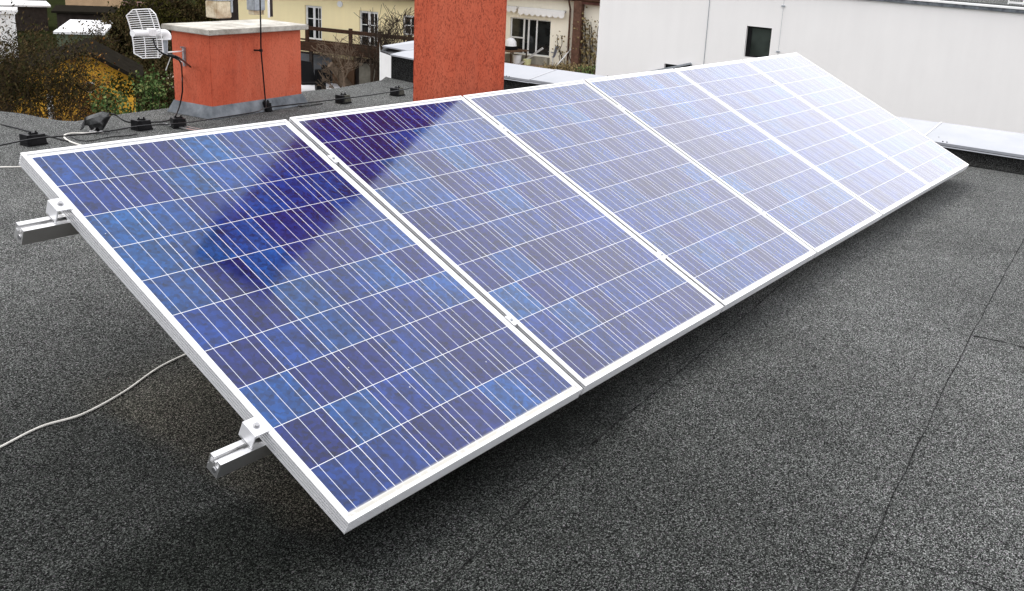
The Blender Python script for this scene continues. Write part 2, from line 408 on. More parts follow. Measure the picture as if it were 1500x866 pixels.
def thing(name, label, cat, loc=(0, 0, 0), rot=(0, 0, 0), group=None):
    o = bpy.data.objects.new(name, None); col.objects.link(o); o.location = loc; o.rotation_euler = rot
    o.empty_display_size = .1
    return tag(o, label, cat, group)
def copy_tree(o, parent=None):
    c = o.copy(); col.objects.link(c); c.parent = parent
    for ch in list(o.children): copy_tree(ch, c)
    return c

# ------------------------------------------------------------------ own roof
back = [(-9, 6.9), (1.2, 6.7), (2.08, 6.39), (2.16, 6.2), (2.19, 5.99), (2.24, 5.79), (2.31, 5.71), (2.42, 5.73), (2.73, 5.80), (3.17, 5.84), (4.66, 5.95), (5.12, 5.96), (5.81, 6.12), (6.10, 6.34), (6.86, 6.34)]
front = [(7.02, -8), (-9, -8)]
outl = back + front
mb = MB(); n = len(outl)
mb.add([(x, y, 0) for x, y in outl] + [(x, y, -.35) for x, y in outl],
       [tuple(range(n-1, -1, -1)), tuple(range(n, 2*n))] + [(i, (i+1) % n, n+(i+1) % n, n+i) for i in range(n)])
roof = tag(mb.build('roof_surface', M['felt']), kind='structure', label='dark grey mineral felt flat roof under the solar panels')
roof['kind'] = 'structure'
# lap joints between the felt sheets
def seam(pts, w, lift=.0022):
    mb = MB(); P = smoothpath([(x, y, lift) for x, y in pts], 30)
    L = []; Rr = []
    for i, p in enumerate(P):
        d = (P[min(i+1, len(P)-1)]-P[max(i-1, 0)]).normalized(); nrm = Vector((-d.y, d.x, 0))
        ww = w*.8*(.35+1.3*abs(noise.noise(p*9))+.5*abs(noise.noise(p*40))); off = noise.noise(p*5+Vector((3, 1, 0)))*.006
        L.append(p+nrm*(ww/2+off)); Rr.append(p-nrm*(ww/2-off))
    m = len(P); mb.add(L+Rr, [(i, i+1, m+i+1, m+i) for i in range(m-1)])
    return mb.build('seam', M['bitumen'], roof)
seam([(-1.0, -.36), (.09, -.21), (.63, -.13), (1.1, -.07), (1.62, -.03), (2.9, .10), (3.6, .16), (6.8, .32)], .0065)
seam([(-1.0, -1.28), (.76, -1.03), (1.67, -.93), (2.86, -.82), (4.91, -.66), (6.8, -.5)], .0055)
seam([(2.835, -.83), (2.85, -.93), (2.86, -1.06), (2.88, -2.2)], .010)
seam([(1.15, -3.0), (1.05, -2.0), (.99, -1.03)], .006)
seam([(3.29, -.05), (3.31, -.2), (3.29, -.47)], .003)
seam([(1.82, 6.1), (1.89, 5.56), (1.90, 5.3), (1.94, 5.0)], .010)
# cuts: building body below
mb = MB(); mb.box(-8.9, 6.8, -7.9, 5.6, -7.0, -.36)
body = tag(mb.build('building', M['grey_wall']), 'grey outer walls of the building below the felt roof', 'building')

# ------------------------------------------------------------------ parapet on the right
inn = lambda y: 6.812-.0655*y
out_ = lambda y: 7.49-.108*y
ZI, ZO = .150, .222
y0, y1 = -4.2, 5.9
par = thing('parapet', 'low parapet with dark felt upstand and white sheet metal coping beside white building', 'parapet', (inn(0), 0, 0))
mb = MB(); K = 60; prof = []
for i in range(K+1):
    y = y0+(y1-y0)*i/K; x = inn(y); wob = noise.noise(Vector((0, y*2.2, 0)))*.006
    prof.append([(x-.045+wob, y, .002), (x-.005+wob, y, .035), (x+.025, y, ZI-.045), (x+.06, y, ZI-.03), (x+.30, y, ZI-.025)])
V = [p for r_ in prof for p in r_]
mb.add(V, [(i*5+k, i*5+k+1, (i+1)*5+k+1, (i+1)*5+k) for i in range(K) for k in range(4)])
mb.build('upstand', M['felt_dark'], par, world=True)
mb = MB()
y = y0
laps = [y0, -2.2, .585, 3.05, 4.63, y1]
for a, b_ in zip(laps[:-1], laps[1:]):
    lift = .004 if laps.index(a) % 2 else 0
    A = Vector((inn(a), a-.0, ZI+lift)); B = Vector((inn(b_), b_+(.02 if not lift else 0), ZI+lift)); Cc = Vector((out_(b_), b_+(.02 if not lift else 0), ZO+lift)); D = Vector((out_(a), a, ZO+lift))
    lo = Vector((0, 0, -.022)); t = Vector((0, 0, -.003))
    mb.quad(A, B, Cc, D); mb.quad(A+t, B+t, Cc+t, D+t); mb.quad(A, B, B+lo, A+lo); mb.quad(D, Cc, Cc+lo*2, D+lo*2)
    mb.quad(A, D, D+t, A+t); mb.quad(B, Cc, Cc+t, B+t)
    # second drip edge lower on the inner side
    mb.quad(A+lo+Vector((-.004, 0, -.004)), B+lo+Vector((-.004, 0, -.004)), B+lo*1.6+Vector((-.008, 0, 0)), A+lo*1.6+Vector((-.008, 0, 0)))
cop = mb.build('coping', M['coping'], par, world=True)
for yy in (.585, 4.63, 3.05):
    mb = MB(); a = Vector((inn(yy)-.001, yy, ZI+.006)); b_ = Vector((out_(yy), yy+.01, ZO+.006))
    mb.bar(a, b_, .012, .003)
    mb.build('lap_joint', M['steel'], cop, world=True)
for u, v in ((1381, 208), (1387, 209), (742, 112), (746, 113), (1380, 190), (1375, 202), (890, 112)):
    P = gz(u, v, .165); mb = MB(); mb.tube([P, P+Vector((0, 0, .008))], .006, 8)
    mb.build('screw', M['black'], cop, world=True)
mb = MB()
V = [(inn(yy)+.10 if k == 0 else out_(yy)-.02, yy, zz) for zz in (-7.0, ZI-.03) for yy in (y0, y1) for k in (0, 1)]
mb.add(V, [(0, 2, 3, 1), (4, 5, 7, 6), (0, 1, 5, 4), (2, 6, 7, 3), (0, 4, 6, 2), (1, 3, 7, 5)])
mb.build('wall', M['grey_wall'], par, world=True)

# corner block of the parapet at the far end
cb = thing('parapet_corner', 'raised roof corner with dark felt front, white end face and white sheet cap', 'parapet', (6.0, 6.2, 0))
def dz(u, v, D, z=None):
    P = dist(u, v, D)
    if z is not None: P.z = z
    return P
E0, E1, E2 = dz(557, 90, 10.95), dz(573, 90, 10.72), dz(668, 90, 9.95)
def up_(P, z): return Vector((P.x, P.y, z))
zt0, zt1, zt2 = dist(557, 76, 10.95).z, dist(573, 82, 10.72).z, dist(668, 99, 9.95).z
mb = MB(); th_ = Vector((.12, .14, 0))
mb.quad(up_(E1, -.03), up_(E2, -.03), up_(E2, zt2), up_(E1, zt1))
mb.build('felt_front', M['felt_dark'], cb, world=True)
mb = MB(); bk = dz(556, 90, 11.9)
mb.quad(up_(E0, -.8), up_(E1, -.8), up_(E1, zt1), up_(E0, zt0)); mb.quad(up_(bk, -.8), up_(E0, -.8), up_(E0, zt0), up_(bk, zt0))
mb.build('end_face', M['white_paint'], cb, world=True)
def sheet(pts, name, m_):
    mb = MB(); n_ = len(pts); lo = Vector((0, 0, -.016))
    mb.add(pts+[p+lo for p in pts], [tuple(range(n_)), tuple(range(2*n_-1, n_-1, -1))]+[(k, (k+1) % n_, n_+(k+1) % n_, n_+k) for k in range(n_)])
    return mb.build(name, M[m_], cb, world=True)
sheet([dist(571.5, 79.5, 10.70), dist(668, 98, 9.92), dist(668, 70, 10.9), dist(594, 74, 11.2)], 'cap_sheet', 'coping')
sheet([dist(558, 74.5, 10.97), dist(572, 80.0, 10.75), dist(592, 76, 11.18), dist(562, 69.5, 11.12)], 'gap_shade', 'black')  # black sheet stands in for the shade in the open gap
sheet([dist(560, 67, 11.0), dist(596, 73.6, 11.15), dist(668, 68, 11.2), dist(668, 53, 12.1), dist(603, 60, 12.0)], 'upper_sheet', 'coping')

# ------------------------------------------------------------------ solar panels
def sweep_rect(mb, prof, w, h, mi=0):
    # prof: (o, z), o = distance outward (negative is inward) from the outer rectangle
    n = len(prof); V = []
    for cx_, cy_, sx, sy in ((0, 0, -1, -1), (w, 0, 1, -1), (w, h, 1, 1), (0, h, -1, 1)):
        V += [(cx_+sx*o, cy_+sy*o, z) for o, z in prof]
    F = [(k*n+i, k*n+i+1, ((k+1) % 4)*n+i+1, ((k+1) % 4)*n+i) for k in range(4) for i in range(n-1)]
    mb.add(V, F, mi)
def make_panel():
    root = thing('solar_panel', 'x', 'solar panel', (0, 0, Z0), (TILT, 0, 0), 'solar panels in the tilted row')
    mb = MB()
    sweep_rect(mb, [(-.0115, -.006), (-.0115, -.0012), (-.0105, 0), (-.0012, 0), (0, -.001), (0, -.0035)], PW, PH)
    fr = mb.build('frame', M['alu_frame'], root)
    mb = MB(); prof = [(0, -.0035)]; z = -.006; groove = []
    while z > -.036:
        prof += [(0, z), (-.0020, z-.0003)]
        sweep_rect(mb, prof, PW, PH); groove.append([(-.0020, z-.0003), (-.0045, z-.0008), (-.0045, z-.0028), (-.0020, z-.0033)])
        prof = [(-.0020, z-.0033), (0, z-.0036)]; z -= .0088
    prof += [(0, -PT), (-.028, -PT), (-.028, -PT+.002), (-.006, -PT+.002), (-.006, -.006)]
    sweep_rect(mb, prof, PW, PH)
    for g_ in groove: sweep_rect(mb, g_, PW, PH, 1)
    # mitre joints
    for cx_, cy_ in ((0, 0), (PW, 0)):
        mb.box(cx_-.0006, cx_+.0006, cy_-.0006, cy_+.0006, -PT, -.002)
    mb.build('frame_profile', [M['alu_edge'], M['groove']], fr)
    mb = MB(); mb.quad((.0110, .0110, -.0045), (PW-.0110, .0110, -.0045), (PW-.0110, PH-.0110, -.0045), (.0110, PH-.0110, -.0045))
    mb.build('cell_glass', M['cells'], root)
    mb = MB(); mb.quad((.010, .010, -.0095), (PW-.010, .010, -.0095), (PW-.010, PH-.010, -.0095), (.010, PH-.010, -.0095))
    mb.build('backsheet', M['white_plastic'], root)
    return root
proto = make_panel()
GAP = .0186
plabels = ['nearest solar panel at the left end of the row, showing the faded reflection end',
           'second solar panel from the left, crossed by the dark mirror image of the red chimney',
           'third solar panel from the left, its top edge starting beside the tall red chimney',
           'fourth solar panel from the left, pale blue, just below the tilted sash',
           'fifth solar panel from the left, whitish, just below the small dark window',
           'farthest solar panel, palest, at the right end of the row near the parapet']
for i in range(6):
    p = proto if i == 0 else copy_tree(proto)
    p.location = (i*(PW+GAP), 0, Z0); p.rotation_euler = (TILT + R_([-.10, .05, 0, .06, -.05, .03][i]), R_([.25, .05, -.1, .12, -.08, 0][i]*.6), 0)
    p['label'] = plabels[i]
def slope(x, s, z=0):  # point on the module plane
    return Vector((x, s*math.cos(TILT)-z*math.sin(TILT), Z0+s*math.sin(TILT)+z*math.cos(TILT)))
# rails
S_UP, S_LO = 1.345, .352
def rail_mesh(x0, x1):
    p = [(-.0225, 0), (-.0075, 0), (-.0075, -.003), (-.017, -.003), (-.017, -.020), (-.003, -.020), (-.003, -.010), (.003, -.010), (.003, -.020), (.017, -.020), (.017, -.003), (.0075, -.003), (.0075, 0), (.0225, 0), (.0225, -.030), (.0205, -.030), (.0205, -.034), (.0225, -.034), (.0225, -.052), (-.0225, -.052)]
    n = len(p); mb = MB(); mb.add([(x0, a, b) for a, b in p]+[(x1, a, b) for a, b in p], [tuple(range(n)), tuple(range(2*n-1, n-1, -1))]+[(i, (i+1) % n, n+(i+1) % n, n+i) for i in range(n)])
    return mb
for s_, lab in ((S_UP, 'upper slotted aluminium mounting rail jutting out past the left panel'), (S_LO, 'lower slotted aluminium mounting rail jutting out past the left panel')):
    P = slope(0, s_, -PT-.001)
    t = thing('mounting_rail', lab, 'rail', P, (TILT, 0, 0), 'mounting rails under the panels')
    rail_mesh(-.132, 6.02).build('channel', M['alu'], t)
    mb = MB(); mb.tube([(-.134, -.006, -.034), (-.128, -.006, -.034)], .008, 10); mb.build('end_screw', M['steel'], t)
# end clamps (left side of panel one)
def end_clamp(s_, lab):
    P = slope(0, s_, 0)
    t = thing('end_clamp', lab, 'clamp', P, (TILT, 0, 0), 'end clamps on the left frame')
    mb = MB()
    w = .029
    # top tongue over frame, plate, downward flange
    outline = [(-.040, -w), (.008, -w), (.008, w), (-.040, w)]
    mb.box(-.036, .010, -w, w, .0005, .0035, .0008)
    mb.box(-.040, -.036, -w, w, -.044, .0035, .0008)
    mb.box(-.040, -.034, -w*.75, w*.75, -.0445, -.0405)
    mb.build('plate', M['alu_edge'], t)
    mb = MB(); mb.tube([(-.017, 0, .0035), (-.017, 0, .0055)], .0095, 16); mb.tube([(-.017, 0, .0055), (-.017, 0, .0115)], .0065, 6); mb.build('bolt', M['steel'], t, smooth=False)
    return t
end_clamp(S_UP+.012, 'aluminium end clamp with bolt on the upper rail beside the left panel')
end_clamp(S_LO+.012, 'aluminium end clamp with bolt on the lower rail beside the left panel')
order = ['first', 'second', 'third', 'fourth', 'fifth']
mc = None
for i in range(5):
    for s_, nm in ((S_UP, 'upper'), (S_LO, 'lower')):
        P = slope((i+1)*(PW+GAP)-GAP/2, s_, 0)
        if mc is None:
            mc = thing('mid_clamp', '', 'clamp', P, (TILT, 0, 0), 'mid clamps between the panels')
            mb = MB(); mb.box(-.0115, .0115, -.024, .024, .0005, .0026, .0006); mb.box(-.004, .004, -.024, .024, -.03, .0005); mb.build('plate', M['alu_edge'], mc)
            mb = MB(); mb.tube([(0, 0, .003), (0, 0, .0075)], .0055, 6); mb.build('bolt', M['galv'], mc); c = mc
        else: c = copy_tree(mc)
        c.location = P; c['label'] = '%s mid clamp in the %s gap between panels counting from the left' % (nm, order[i])
# supports
for k, x in enumerate((.62, 2.25, 3.85, 5.42)):
    t = thing('support_triangle', 'aluminium support triangle under the row of panels, %s from the left' % ['first', 'second', 'third', 'last'][k], 'support frame', (x, 0, 0), (0, 0, 0), 'support triangles under the panels')
    mb = MB()
    a = slope(0, .16, -PT-.085); b_ = slope(0, 1.56, -PT-.085)
    mb.bar((0, a.y, a.z), (0, b_.y, b_.z), .04, .04)
    mb.bar((0, a.y-.02, .055), (0, b_.y+.05, .055), .04, .04)
    mb.build('beam', M['alu'], t)
    mb = MB(); mb.bar((0, b_.y, .07), (0, b_.y, b_.z), .036, .036); mb.bar((0, .85, .07), (0, b_.y-.05, b_.z-.04), .03, .03); mb.build('post', M['alu'], t)
    for yy in (.30, 1.25):
        c = MB().box(x-.20, x+.20, yy-.10, yy+.10, .075, .135, .006)
        o = c.build('ballast_slab', M['granite_block'])
        tag(o, 'concrete ballast slab on the %s support, %s edge of the panels' % (['first', 'second', 'third', 'last'][k], 'front' if yy < 1 else 'rear'), 'ballast', 'ballast slabs under the panels')
    for yy in (.20, .75, 1.35): MB().box(-.05, .05, yy-.05, yy+.05, .003, .035, .004).build('rubber_pad', M['black'], t)

# ------------------------------------------------------------------ tall red chimney
da = R_(39.6)
dep = Vector((math.cos(da), math.sin(da), 0)); fac = Vector((math.sin(da), -math.cos(da), 0))
FR = Vector((2.665, 1.755, 0))
Pl = dist(606.0, 70, 1); Pr = dist(739.2, 70, 1)
def hit(u, v):
    return onplane(u, v, FR, dep)
Rb = hit(738.6, 90); Lb = hit(605.8, 90)
wch = (Rb-Lb).length; cen = Lb.copy(); cen.z = 0
ch = thing('tall_chimney', 'tall square chimney in coarse scratched red render behind the second panel', 'chimney', cen, (0, 0, math.atan2(fac.y, fac.x)))
mb = MB(); mb.box(0, wch, 0, .40, .12, 3.75, .004)
mb.build('shaft', M['red_coarse'], ch)
mb = MB(); mb.box(-.025, wch+.025, -.025, .425, 0.003, .15); mb.build('base_flashing', M['lead'], ch)
mb = MB(); mb.box(-.05, wch+.05, -.05, .45, 3.752, 3.82, .006); mb.build('cap_slab', M['slab'], ch)

# ------------------------------------------------------------------ low wide chimney
Kc = Vector((3.165, 5.235, 0)); rotc = R_(8.0)
sc_ = thing('low_chimney', 'low wide chimney in red render with pale concrete slab and lead base', 'chimney', Kc, (0, 0, rotc))
CW, CD = 1.005, .43
ZT = .672
mb = MB(); mb.box(0, CW, 0, CD, .095, ZT, .004); mb.build('shaft', M['red_fine'], sc_)
mb = MB()
lo_, hi_ = .045, .006
V = [(-lo_, -lo_, .003), (CW+lo_, -lo_, .003), (CW+lo_, CD+lo_, .003), (-lo_, CD+lo_, .003), (-hi_, -hi_, .10), (CW+hi_, -hi_, .10), (CW+hi_, CD+hi_, .10), (-hi_, CD+hi_, .10)]
mb.add(V, [(0, 1, 5, 4), (1, 2, 6, 5), (2, 3, 7, 6), (3, 0, 4, 7), (4, 5, 6, 7)])
mb.build('base_flashing', M['lead'], sc_)
mb = MB(); mb.box(-.045, CW+.045, -.055, CD+.06, ZT+.002, ZT+.045, .005); mb.build('concrete_slab', M['slab'], sc_)
mb = MB(); mb.box(CW-.1, CW+.17, -.10, .4, .003, .012, .003); mb.build('felt_apron', M['felt_plain'], sc_)
ZS = ZT+.0455
def on_slab(u, v): return gz(u, v, ZS)
# flue stub
P = on_slab(331, 27)
t = thing('flue_stub', 'stained cream rendered flue stub standing on the low chimney slab', 'flue', P, (0, 0, rotc))
mb = MB(); mb.box(-.10, .07, 0, .14, 0, .150, .008)
mb.build('block', M['flue_clay'], t)
mb = MB(); mb.box(-.10, .09, -.005, .15, .152, .170, .004); mb.box(.055, .078, -.008, .05, .05, .150, .002); mb.build('metal_collar', M['galv'], t)
mb = MB(); mb.tube([(-.02, .07, .171), (-.02, .07, .45)], .06, 20); mb.build('pipe', M['galv'], t, smooth=True)
P = on_slab(381, 22)
t = thing('vent_box', 'grey metal vent box on short feet on the low chimney slab', 'vent', P, (0, 0, rotc))
mb = MB(); mb.box(-.068, .068, 0, .10, .042, .40, .004); mb.build('housing', M['galv'], t)
mb = MB(); mb.box(-.060, .045, .01, .09, 0, .042, .004); mb.box(.052, .064, .01, .03, 0, .042); mb.build('foot', M['flue_clay'], t)
P = on_slab(394, 26)
mb = MB(); mb.tube([P, P+Vector((0, 0, .45))], .010, 10); o = mb.build('vent_pipe', M['white_plastic'], smooth=True); tag(o, 'thin white pipe rising from the rear of the low chimney slab', 'pipe')
P = on_slab(398, 25)
mb = MB(); mb.box(P.x, P.x+.03, P.y+.02, P.y+.05, P.z, P.z+.45); o = mb.build('vent_post', M['dark_wall']); tag(o, 'dark brown post next to thin white pipe on the low chimney', 'post')

# ------------------------------------------------------------------ lightning conductor and its block holders
def holder(u, v, lab, w=.165, rz=0.1, dark=False):
    P = gz(u, v); w *= .70
    t = thing('wire_holder', lab, 'wire holder', P, (0, 0, rz), 'lightning wire holders on the roof')
    mb = MB(); h = .074
    b0, b1 = .5*w, .46*w; d0, d1 = .045, .036
    V = [(-b0, -d0, .012), (b0, -d0, .012), (b0, d0, .012), (-b0, d0, .012), (-b1, -d1, h), (b1, -d1, h), (b1, d1, h), (-b1, d1, h)]
    mb.add(V, [(0, 1, 5, 4), (1, 2, 6, 5), (2, 3, 7, 6), (3, 0, 4, 7), (4, 5, 6, 7), (3, 2, 1, 0)])
    mb.build('block', M['black'] if dark else M['granite_block'], t)
    mb = MB(); mb.box(-b0-.006, b0+.006, -d0-.006, d0+.006, .002, .014, .003); mb.box(-b0-.004, -b0+.028, -d0-.002, d0+.002, .014, h+.004, .003); mb.build('tray', M['black'], t)
    mb = MB(); mb.box(-.03, .03, -.010, .010, h, h+.010, .002); mb.tube([(-.02, 0, h+.006), (-.02, 0, h+.022)], .006, 8); mb.tube([(.02, 0, h+.006), (.02, 0, h+.022)], .006, 8); mb.build('clip', M['black'], t)
    return t
holder(50, 212, 'black wire holder block at far left, behind the corner of the nearest panel', .185, .10, True)
holder(208, 190, 'black wire holder block in front of the crumpled felt hood', .155, .05, True)
holder(262, 187, 'black wire holder block beside the left foot of the low chimney', .13, -.3, True)
holder(503, 151, 'grey and black wire holder block between the two chimneys, left one', .155, .05)
holder(582, 140, 'mossy wire holder block closest to the tall chimney', .155, .12)
t = holder(390, 163, 'small black wire holder at the foot of the low chimney rod', .075, .05, True)
ZW = .094
def wp(u, v, z=ZW): return gz(u, v, z)
pts = [wp(-60, 226), wp(0, 213), wp(50, 203.5), wp(85, 200), wp(120, 197), wp(160, 192), wp(208, 184.5), wp(262, 181, .085), wp(320, 173, .06), wp(375, 164, .06), wp(391, 158, .06), wp(440, 152, .07), wp(503, 144.5), wp(545, 139), wp(582, 133), wp(612, 127), wp(650, 121, .08)]
mb = MB(); mb.tube(smoothpath(pts, 8), .0052, 6); o = mb.build('lightning_wire', M['blacktube'], smooth=True); tag(o, 'dark lightning conductor wire running over the holder blocks behind the panels', 'wire')
# rod on the low chimney
rodn = Vector((-math.sin(rotc), math.cos(rotc), 0))
def onch(u, v, off=-.012): return onplane(u, v, Kc + rodn*off, rodn)
top = onch(381, 2, -.065)
pts = [top+Vector((0, 0, .5)), top, onch(382, 45, -.065), onch(382.5, 74, -.05), onch(386, 115, -.04), onch(389, 150, -.055), gz(390, 160, .05)]
t = thing('lightning_rod', 'thin dark lightning rod clipped to the front of the low chimney', 'lightning rod', gz(390, 163))
mb = MB(); mb.tube(smoothpath(pts, 6), .0060, 8); mb.build('rod', M['blacktube'], t, world=True, smooth=True)
mb = MB(); a = onch(372, 73.5, -.002); b_ = onch(382.5, 74, -.05); mb.bar(a, b_, .010, .012); mb.bar(b_-Vector((.012, 0, 0)), b_+Vector((.010, 0, 0)), .016, .022); mb.build('clip', M['black'], t, world=True)

# ------------------------------------------------------------------ grid antenna
ax = Vector((-math.cos(rotc), -math.sin(rotc), 0))
AD = 7.60
cA = dist(215, 50, AD)
vdir = Vector((cA.x-CAM.x, cA.y-CAM.y, 0)).normalized(); side = Vector((vdir.y, -vdir.x, 0))  # side = to the right in view
ant = thing('grid_antenna', 'white grid dish antenna with curved bars mounted beside the low chimney', 'antenna', Vector((cA.x, cA.y, cA.z-.2)))
# dish frame: face axis points toward camera and to the left-down
axis = (-vdir*.70 - side*.62 + Vector((0, 0, -.05))).normalized()   # direction in which the dish looks
hx = Vector((0, 0, 1)).cross(axis).normalized(); hy = axis.cross(hx).normalized()
# roll so that the grid leans like in the photo
rl = R_(7); hx, hy = hx*math.cos(rl)+hy*math.sin(rl), hy*math.cos(rl)-hx*math.sin(rl)
def dishp(a, b_):  # a across, b up, metres
    r2 = a*a*2.1 + b_*b_*.75
    return cA + side*-.01 + hx*a + hy*b_ + axis*(r2*1.15-.05)
HW, HH = .128, .172
def inside(a, b_):
    return abs(a) <= HW+1e-6 and abs(b_) <= HH+1e-6 and abs(a)/HW*.55+abs(b_)/HH <= 1.33
def maxa(b_): return min(HW, (1.33-abs(b_)/HH)*HW/.55)
mb = MB()
nb = 23
for i in range(nb):
    b_ = -HH+2*HH*i/(nb-1); m_ = maxa(b_)
    mb.tube([dishp(-m_+2*m_*k/10, b_) for k in range(11)], .0030, 5)
mb.build('grid_bars', M['white_plastic'], ant, world=True)
mb = MB()
for a in (-.055, .055):
    mb.tube([dishp(a, -HH+2*HH*k/16) for k in range(17)], .0036, 6)
rim = []
bb = [(-HW, -HH*.78), (-HW, HH*.78), (-maxa(HH), HH), (maxa(HH), HH), (HW, HH*.78), (HW, -HH*.78), (maxa(HH), -HH), (-maxa(HH), -HH), (-HW, -HH*.78)]
for p, q in zip(bb[:-1], bb[1:]):
    for k in range(8): rim.append(dishp(p[0]+(q[0]-p[0])*k/8, p[1]+(q[1]-p[1])*k/8))
rim.append(rim[0]); mb.tube(rim, .0042, 6, cap=False)
mb.build('rim', M['white_plastic'], ant, world=True)
# feed tube from left to right through the centre, elbow down to the mast
f0 = dist(194, 49, AD-.16); f1 = dist(226, 49, AD-.04); f2 = dist(240, 48.5, AD+.0); f3 = dist(244.5, 52, AD+.01); f4 = dist(245, 57, AD+.01)
mb = MB(); mb.tube(smoothpath([f0, f1, f2, f3, f4], 6), [.024]*7+[.026]*6+[.028]*12, 16); mb.build('feed_arm', M['white_plastic'], ant, world=True, smooth=True)
mb = MB(); a = dist(222, 52, AD-.07); b_ = dist(222, 42, AD-.07); mb.tube([a, b_], .032, 14); mb.bar(dist(231, 58, AD-.02), dist(249, 57.5, AD), .05, .005); mb.bar(dist(244, 54, AD), dist(250, 54, AD), .02, .004); mb.build('clamp_bracket', M['white_plastic'], ant, world=True)
m0 = dist(242.5, 58, AD+.01); m1 = dist(242.5, 78, AD+.01)
mb = MB(); mb.tube([m0, m1], .016, 14); mb.build('mast', M['galv'], ant, world=True, smooth=True)
lf = Vector((math.cos(rotc), math.sin(rotc), 0))      # normal of chimney left face is -lf
def onleft(u, v, off=0): return onplane(u, v, Kc - lf*off, lf)
w0 = onleft(268.5, 75, .006); mb = MB()
mb.bar(m1+Vector((0, 0, .006)), w0, .008, .008); mb.bar(m1+Vector((0, 0, -.004)), onleft(279, 97, .01), .006, .006); mb.bar(dist(250, 84, AD), dist(243, 103, AD+.1), .005, .005); mb.build('arm', M['white_paint'], ant, world=True)
mb = MB(); a = onleft(269, 69, .012); b_ = onleft(270.5, 97, .012); mb.bar(a, b_, .02, .018); mb.tube([a, a-lf*.03], .006, 8); mb.build('wall_bracket', M['galv'], ant, world=True)
# its cable
mb = MB()
pts = [dist(224, 56, AD-.12), dist(228, 68, AD-.16), dist(236, 77, AD-.20), dist(248, 82, AD-.22), dist(259, 86, AD-.22), dist(265, 93, AD-.22), onleft(266.5, 108, .06), onleft(267, 120, .05), onleft(267, 135, .05), onleft(263, 155, .07), gz(255, 172, .02), gz(240, 178, .015), gz(222, 179, .02), gz(195, 179.5, .05), gz(182, 177, .07), gz(170, 169, .10), gz(160, 166.5, .125), gz(154, 167, .12)]
mb.tube(smoothpath(pts, 8), .0060, 7); o = mb.build('antenna_cable', M['blacktube'], smooth=True); tag(o, 'black antenna cable hanging down the low chimney and into the felt hood', 'cable')
mb = MB(); mb.tube(smoothpath([dist(247, 79.5, AD-.2), dist(262, 85, AD-.22), onleft(279, 98, .02)], 6), .008, 7); o = mb.build('cable_stub', M['blacktube'], smooth=True); tag(o, 'short thick black cable end taped to the low chimney bracket', 'cable')

# ------------------------------------------------------------------ crumpled felt hood
hb = gz(140, 194)
t = thing('cable_hood', 'crumpled dark grey felt hood over the cable exit near the roof edge', 'cable hood', hb)
Dh = math.hypot(hb.x-CAM.x, hb.y-CAM.y)
def hp(u, v, off): return dist(u, v, Dh+off)
sil = [(118, 191), (121, 180), (125, 172), (132, 169), (141, 166), (150, 163.5), (160, 165.5), (161, 171), (157, 180), (151, 190), (146, 193), (139, 187), (134, 192), (129, 184), (124, 184)]
core = [(127, 176, -.035), (135, 173, -.060), (137, 182, -.050), (145, 170, -.055), (146, 180, -.070), (153, 172, -.045), (151, 184, -.035), (131, 180, -.020)]
import mathutils
def crumple(silh, cor, sign):
    P2 = [Vector((u, v)) for u, v in silh]+[Vector((u, v)) for u, v, o in cor]
    n_ = len(silh); edges = [(k, (k+1) % n_) for k in range(n_)]
    r_ = mathutils.geometry.delaunay_2d_cdt(P2, edges, [], 1, .01)
    pts = []
    for q, orig in zip(r_[0], r_[3]):
        k = orig[0] if orig else 0
        off = 0 if k < n_ else cor[k-n_][2]*sign
        pts.append(hp(q.x, q.y, off+(.04 if sign < 0 else 0)*(0 if k < n_ else 1)))
    return pts, r_[2]
mb = MB()
for sg in (1, -1):
    p_, f_ = crumple(sil, core, sg); mb.add(p_, [tuple(x) for x in f_])
mb.build('shell', M['felt_hood'], t, world=True)
mb = MB()
for tri in (((117, 191, -.01), (125, 171, -.02), (123, 186, -.05)), ((150, 191, -.03), (162, 170, -.01), (156, 172, -.06)), ((137, 192, -.02), (143, 186, -.05), (147, 192, -.03))):
    A = [hp(*q) for q in tri]; B = [hp(q[0]+.6, q[1]+.6, q[2]+.012) for q in tri]
    mb.add(A+B, [(0, 1, 2), (5, 4, 3), (0, 3, 4, 1), (1, 4, 5, 2), (2, 5, 3, 0)])
mb.build('loose_fold', M['black'], t, world=True)
for u, v in ((134, 193.5), (139, 194), (144, 193), (148, 194)): 
    P = gz(u, v, .004); mb = MB(); mb.box(P.x-.012, P.x+.012, P.y-.010, P.y+.010, .003, .016, .003)
    mb.build('white_peg', M['white_plastic'], t, world=True)

# ------------------------------------------------------------------ loose cables on the roof
def cable(name, pts, r, m_, lab):
    mb = MB(); mb.tube(smoothpath(pts, 8), r, 7); o = mb.build(name, M[m_], smooth=True); return tag(o, lab, 'cable')
cable('cable', [gz(u, v, .005) for u, v in ((-420, 760), (-230, 735), (-90, 690), (-30, 668), (0, 655), (60, 625), (120, 607), (180, 575), (230, 540), (270, 520), (300, 508), (340, 498))]+[Vector((.9, 1.45, .02)), Vector((1.2, 1.3, .3))], .0036, 'whitecable', 'pale cable snaking over the dark felt to the underside of the nearest panel')
cable('cable', [gz(u, v, .006) for u, v in ((-420, 262), (-200, 250), (-60, 248), (0, 245), (28, 244.5), (60, 243))]+[Vector((1.9, 4.3, .006)), Vector((2.6, 2.6, .006)), Vector((3.0, 1.3, .02))], .0045, 'whitecable', 'short straight pale cable running off at far left behind the nearest panel')
cable('cable', [gz(u, v, .007) for u, v in ((152, 194), (125, 195), (103, 195.5), (94, 199), (98, 205), (112, 211), (130, 216))], .0060, 'whitecable', 'white cable looped beside the crumpled felt hood and going under the panels')
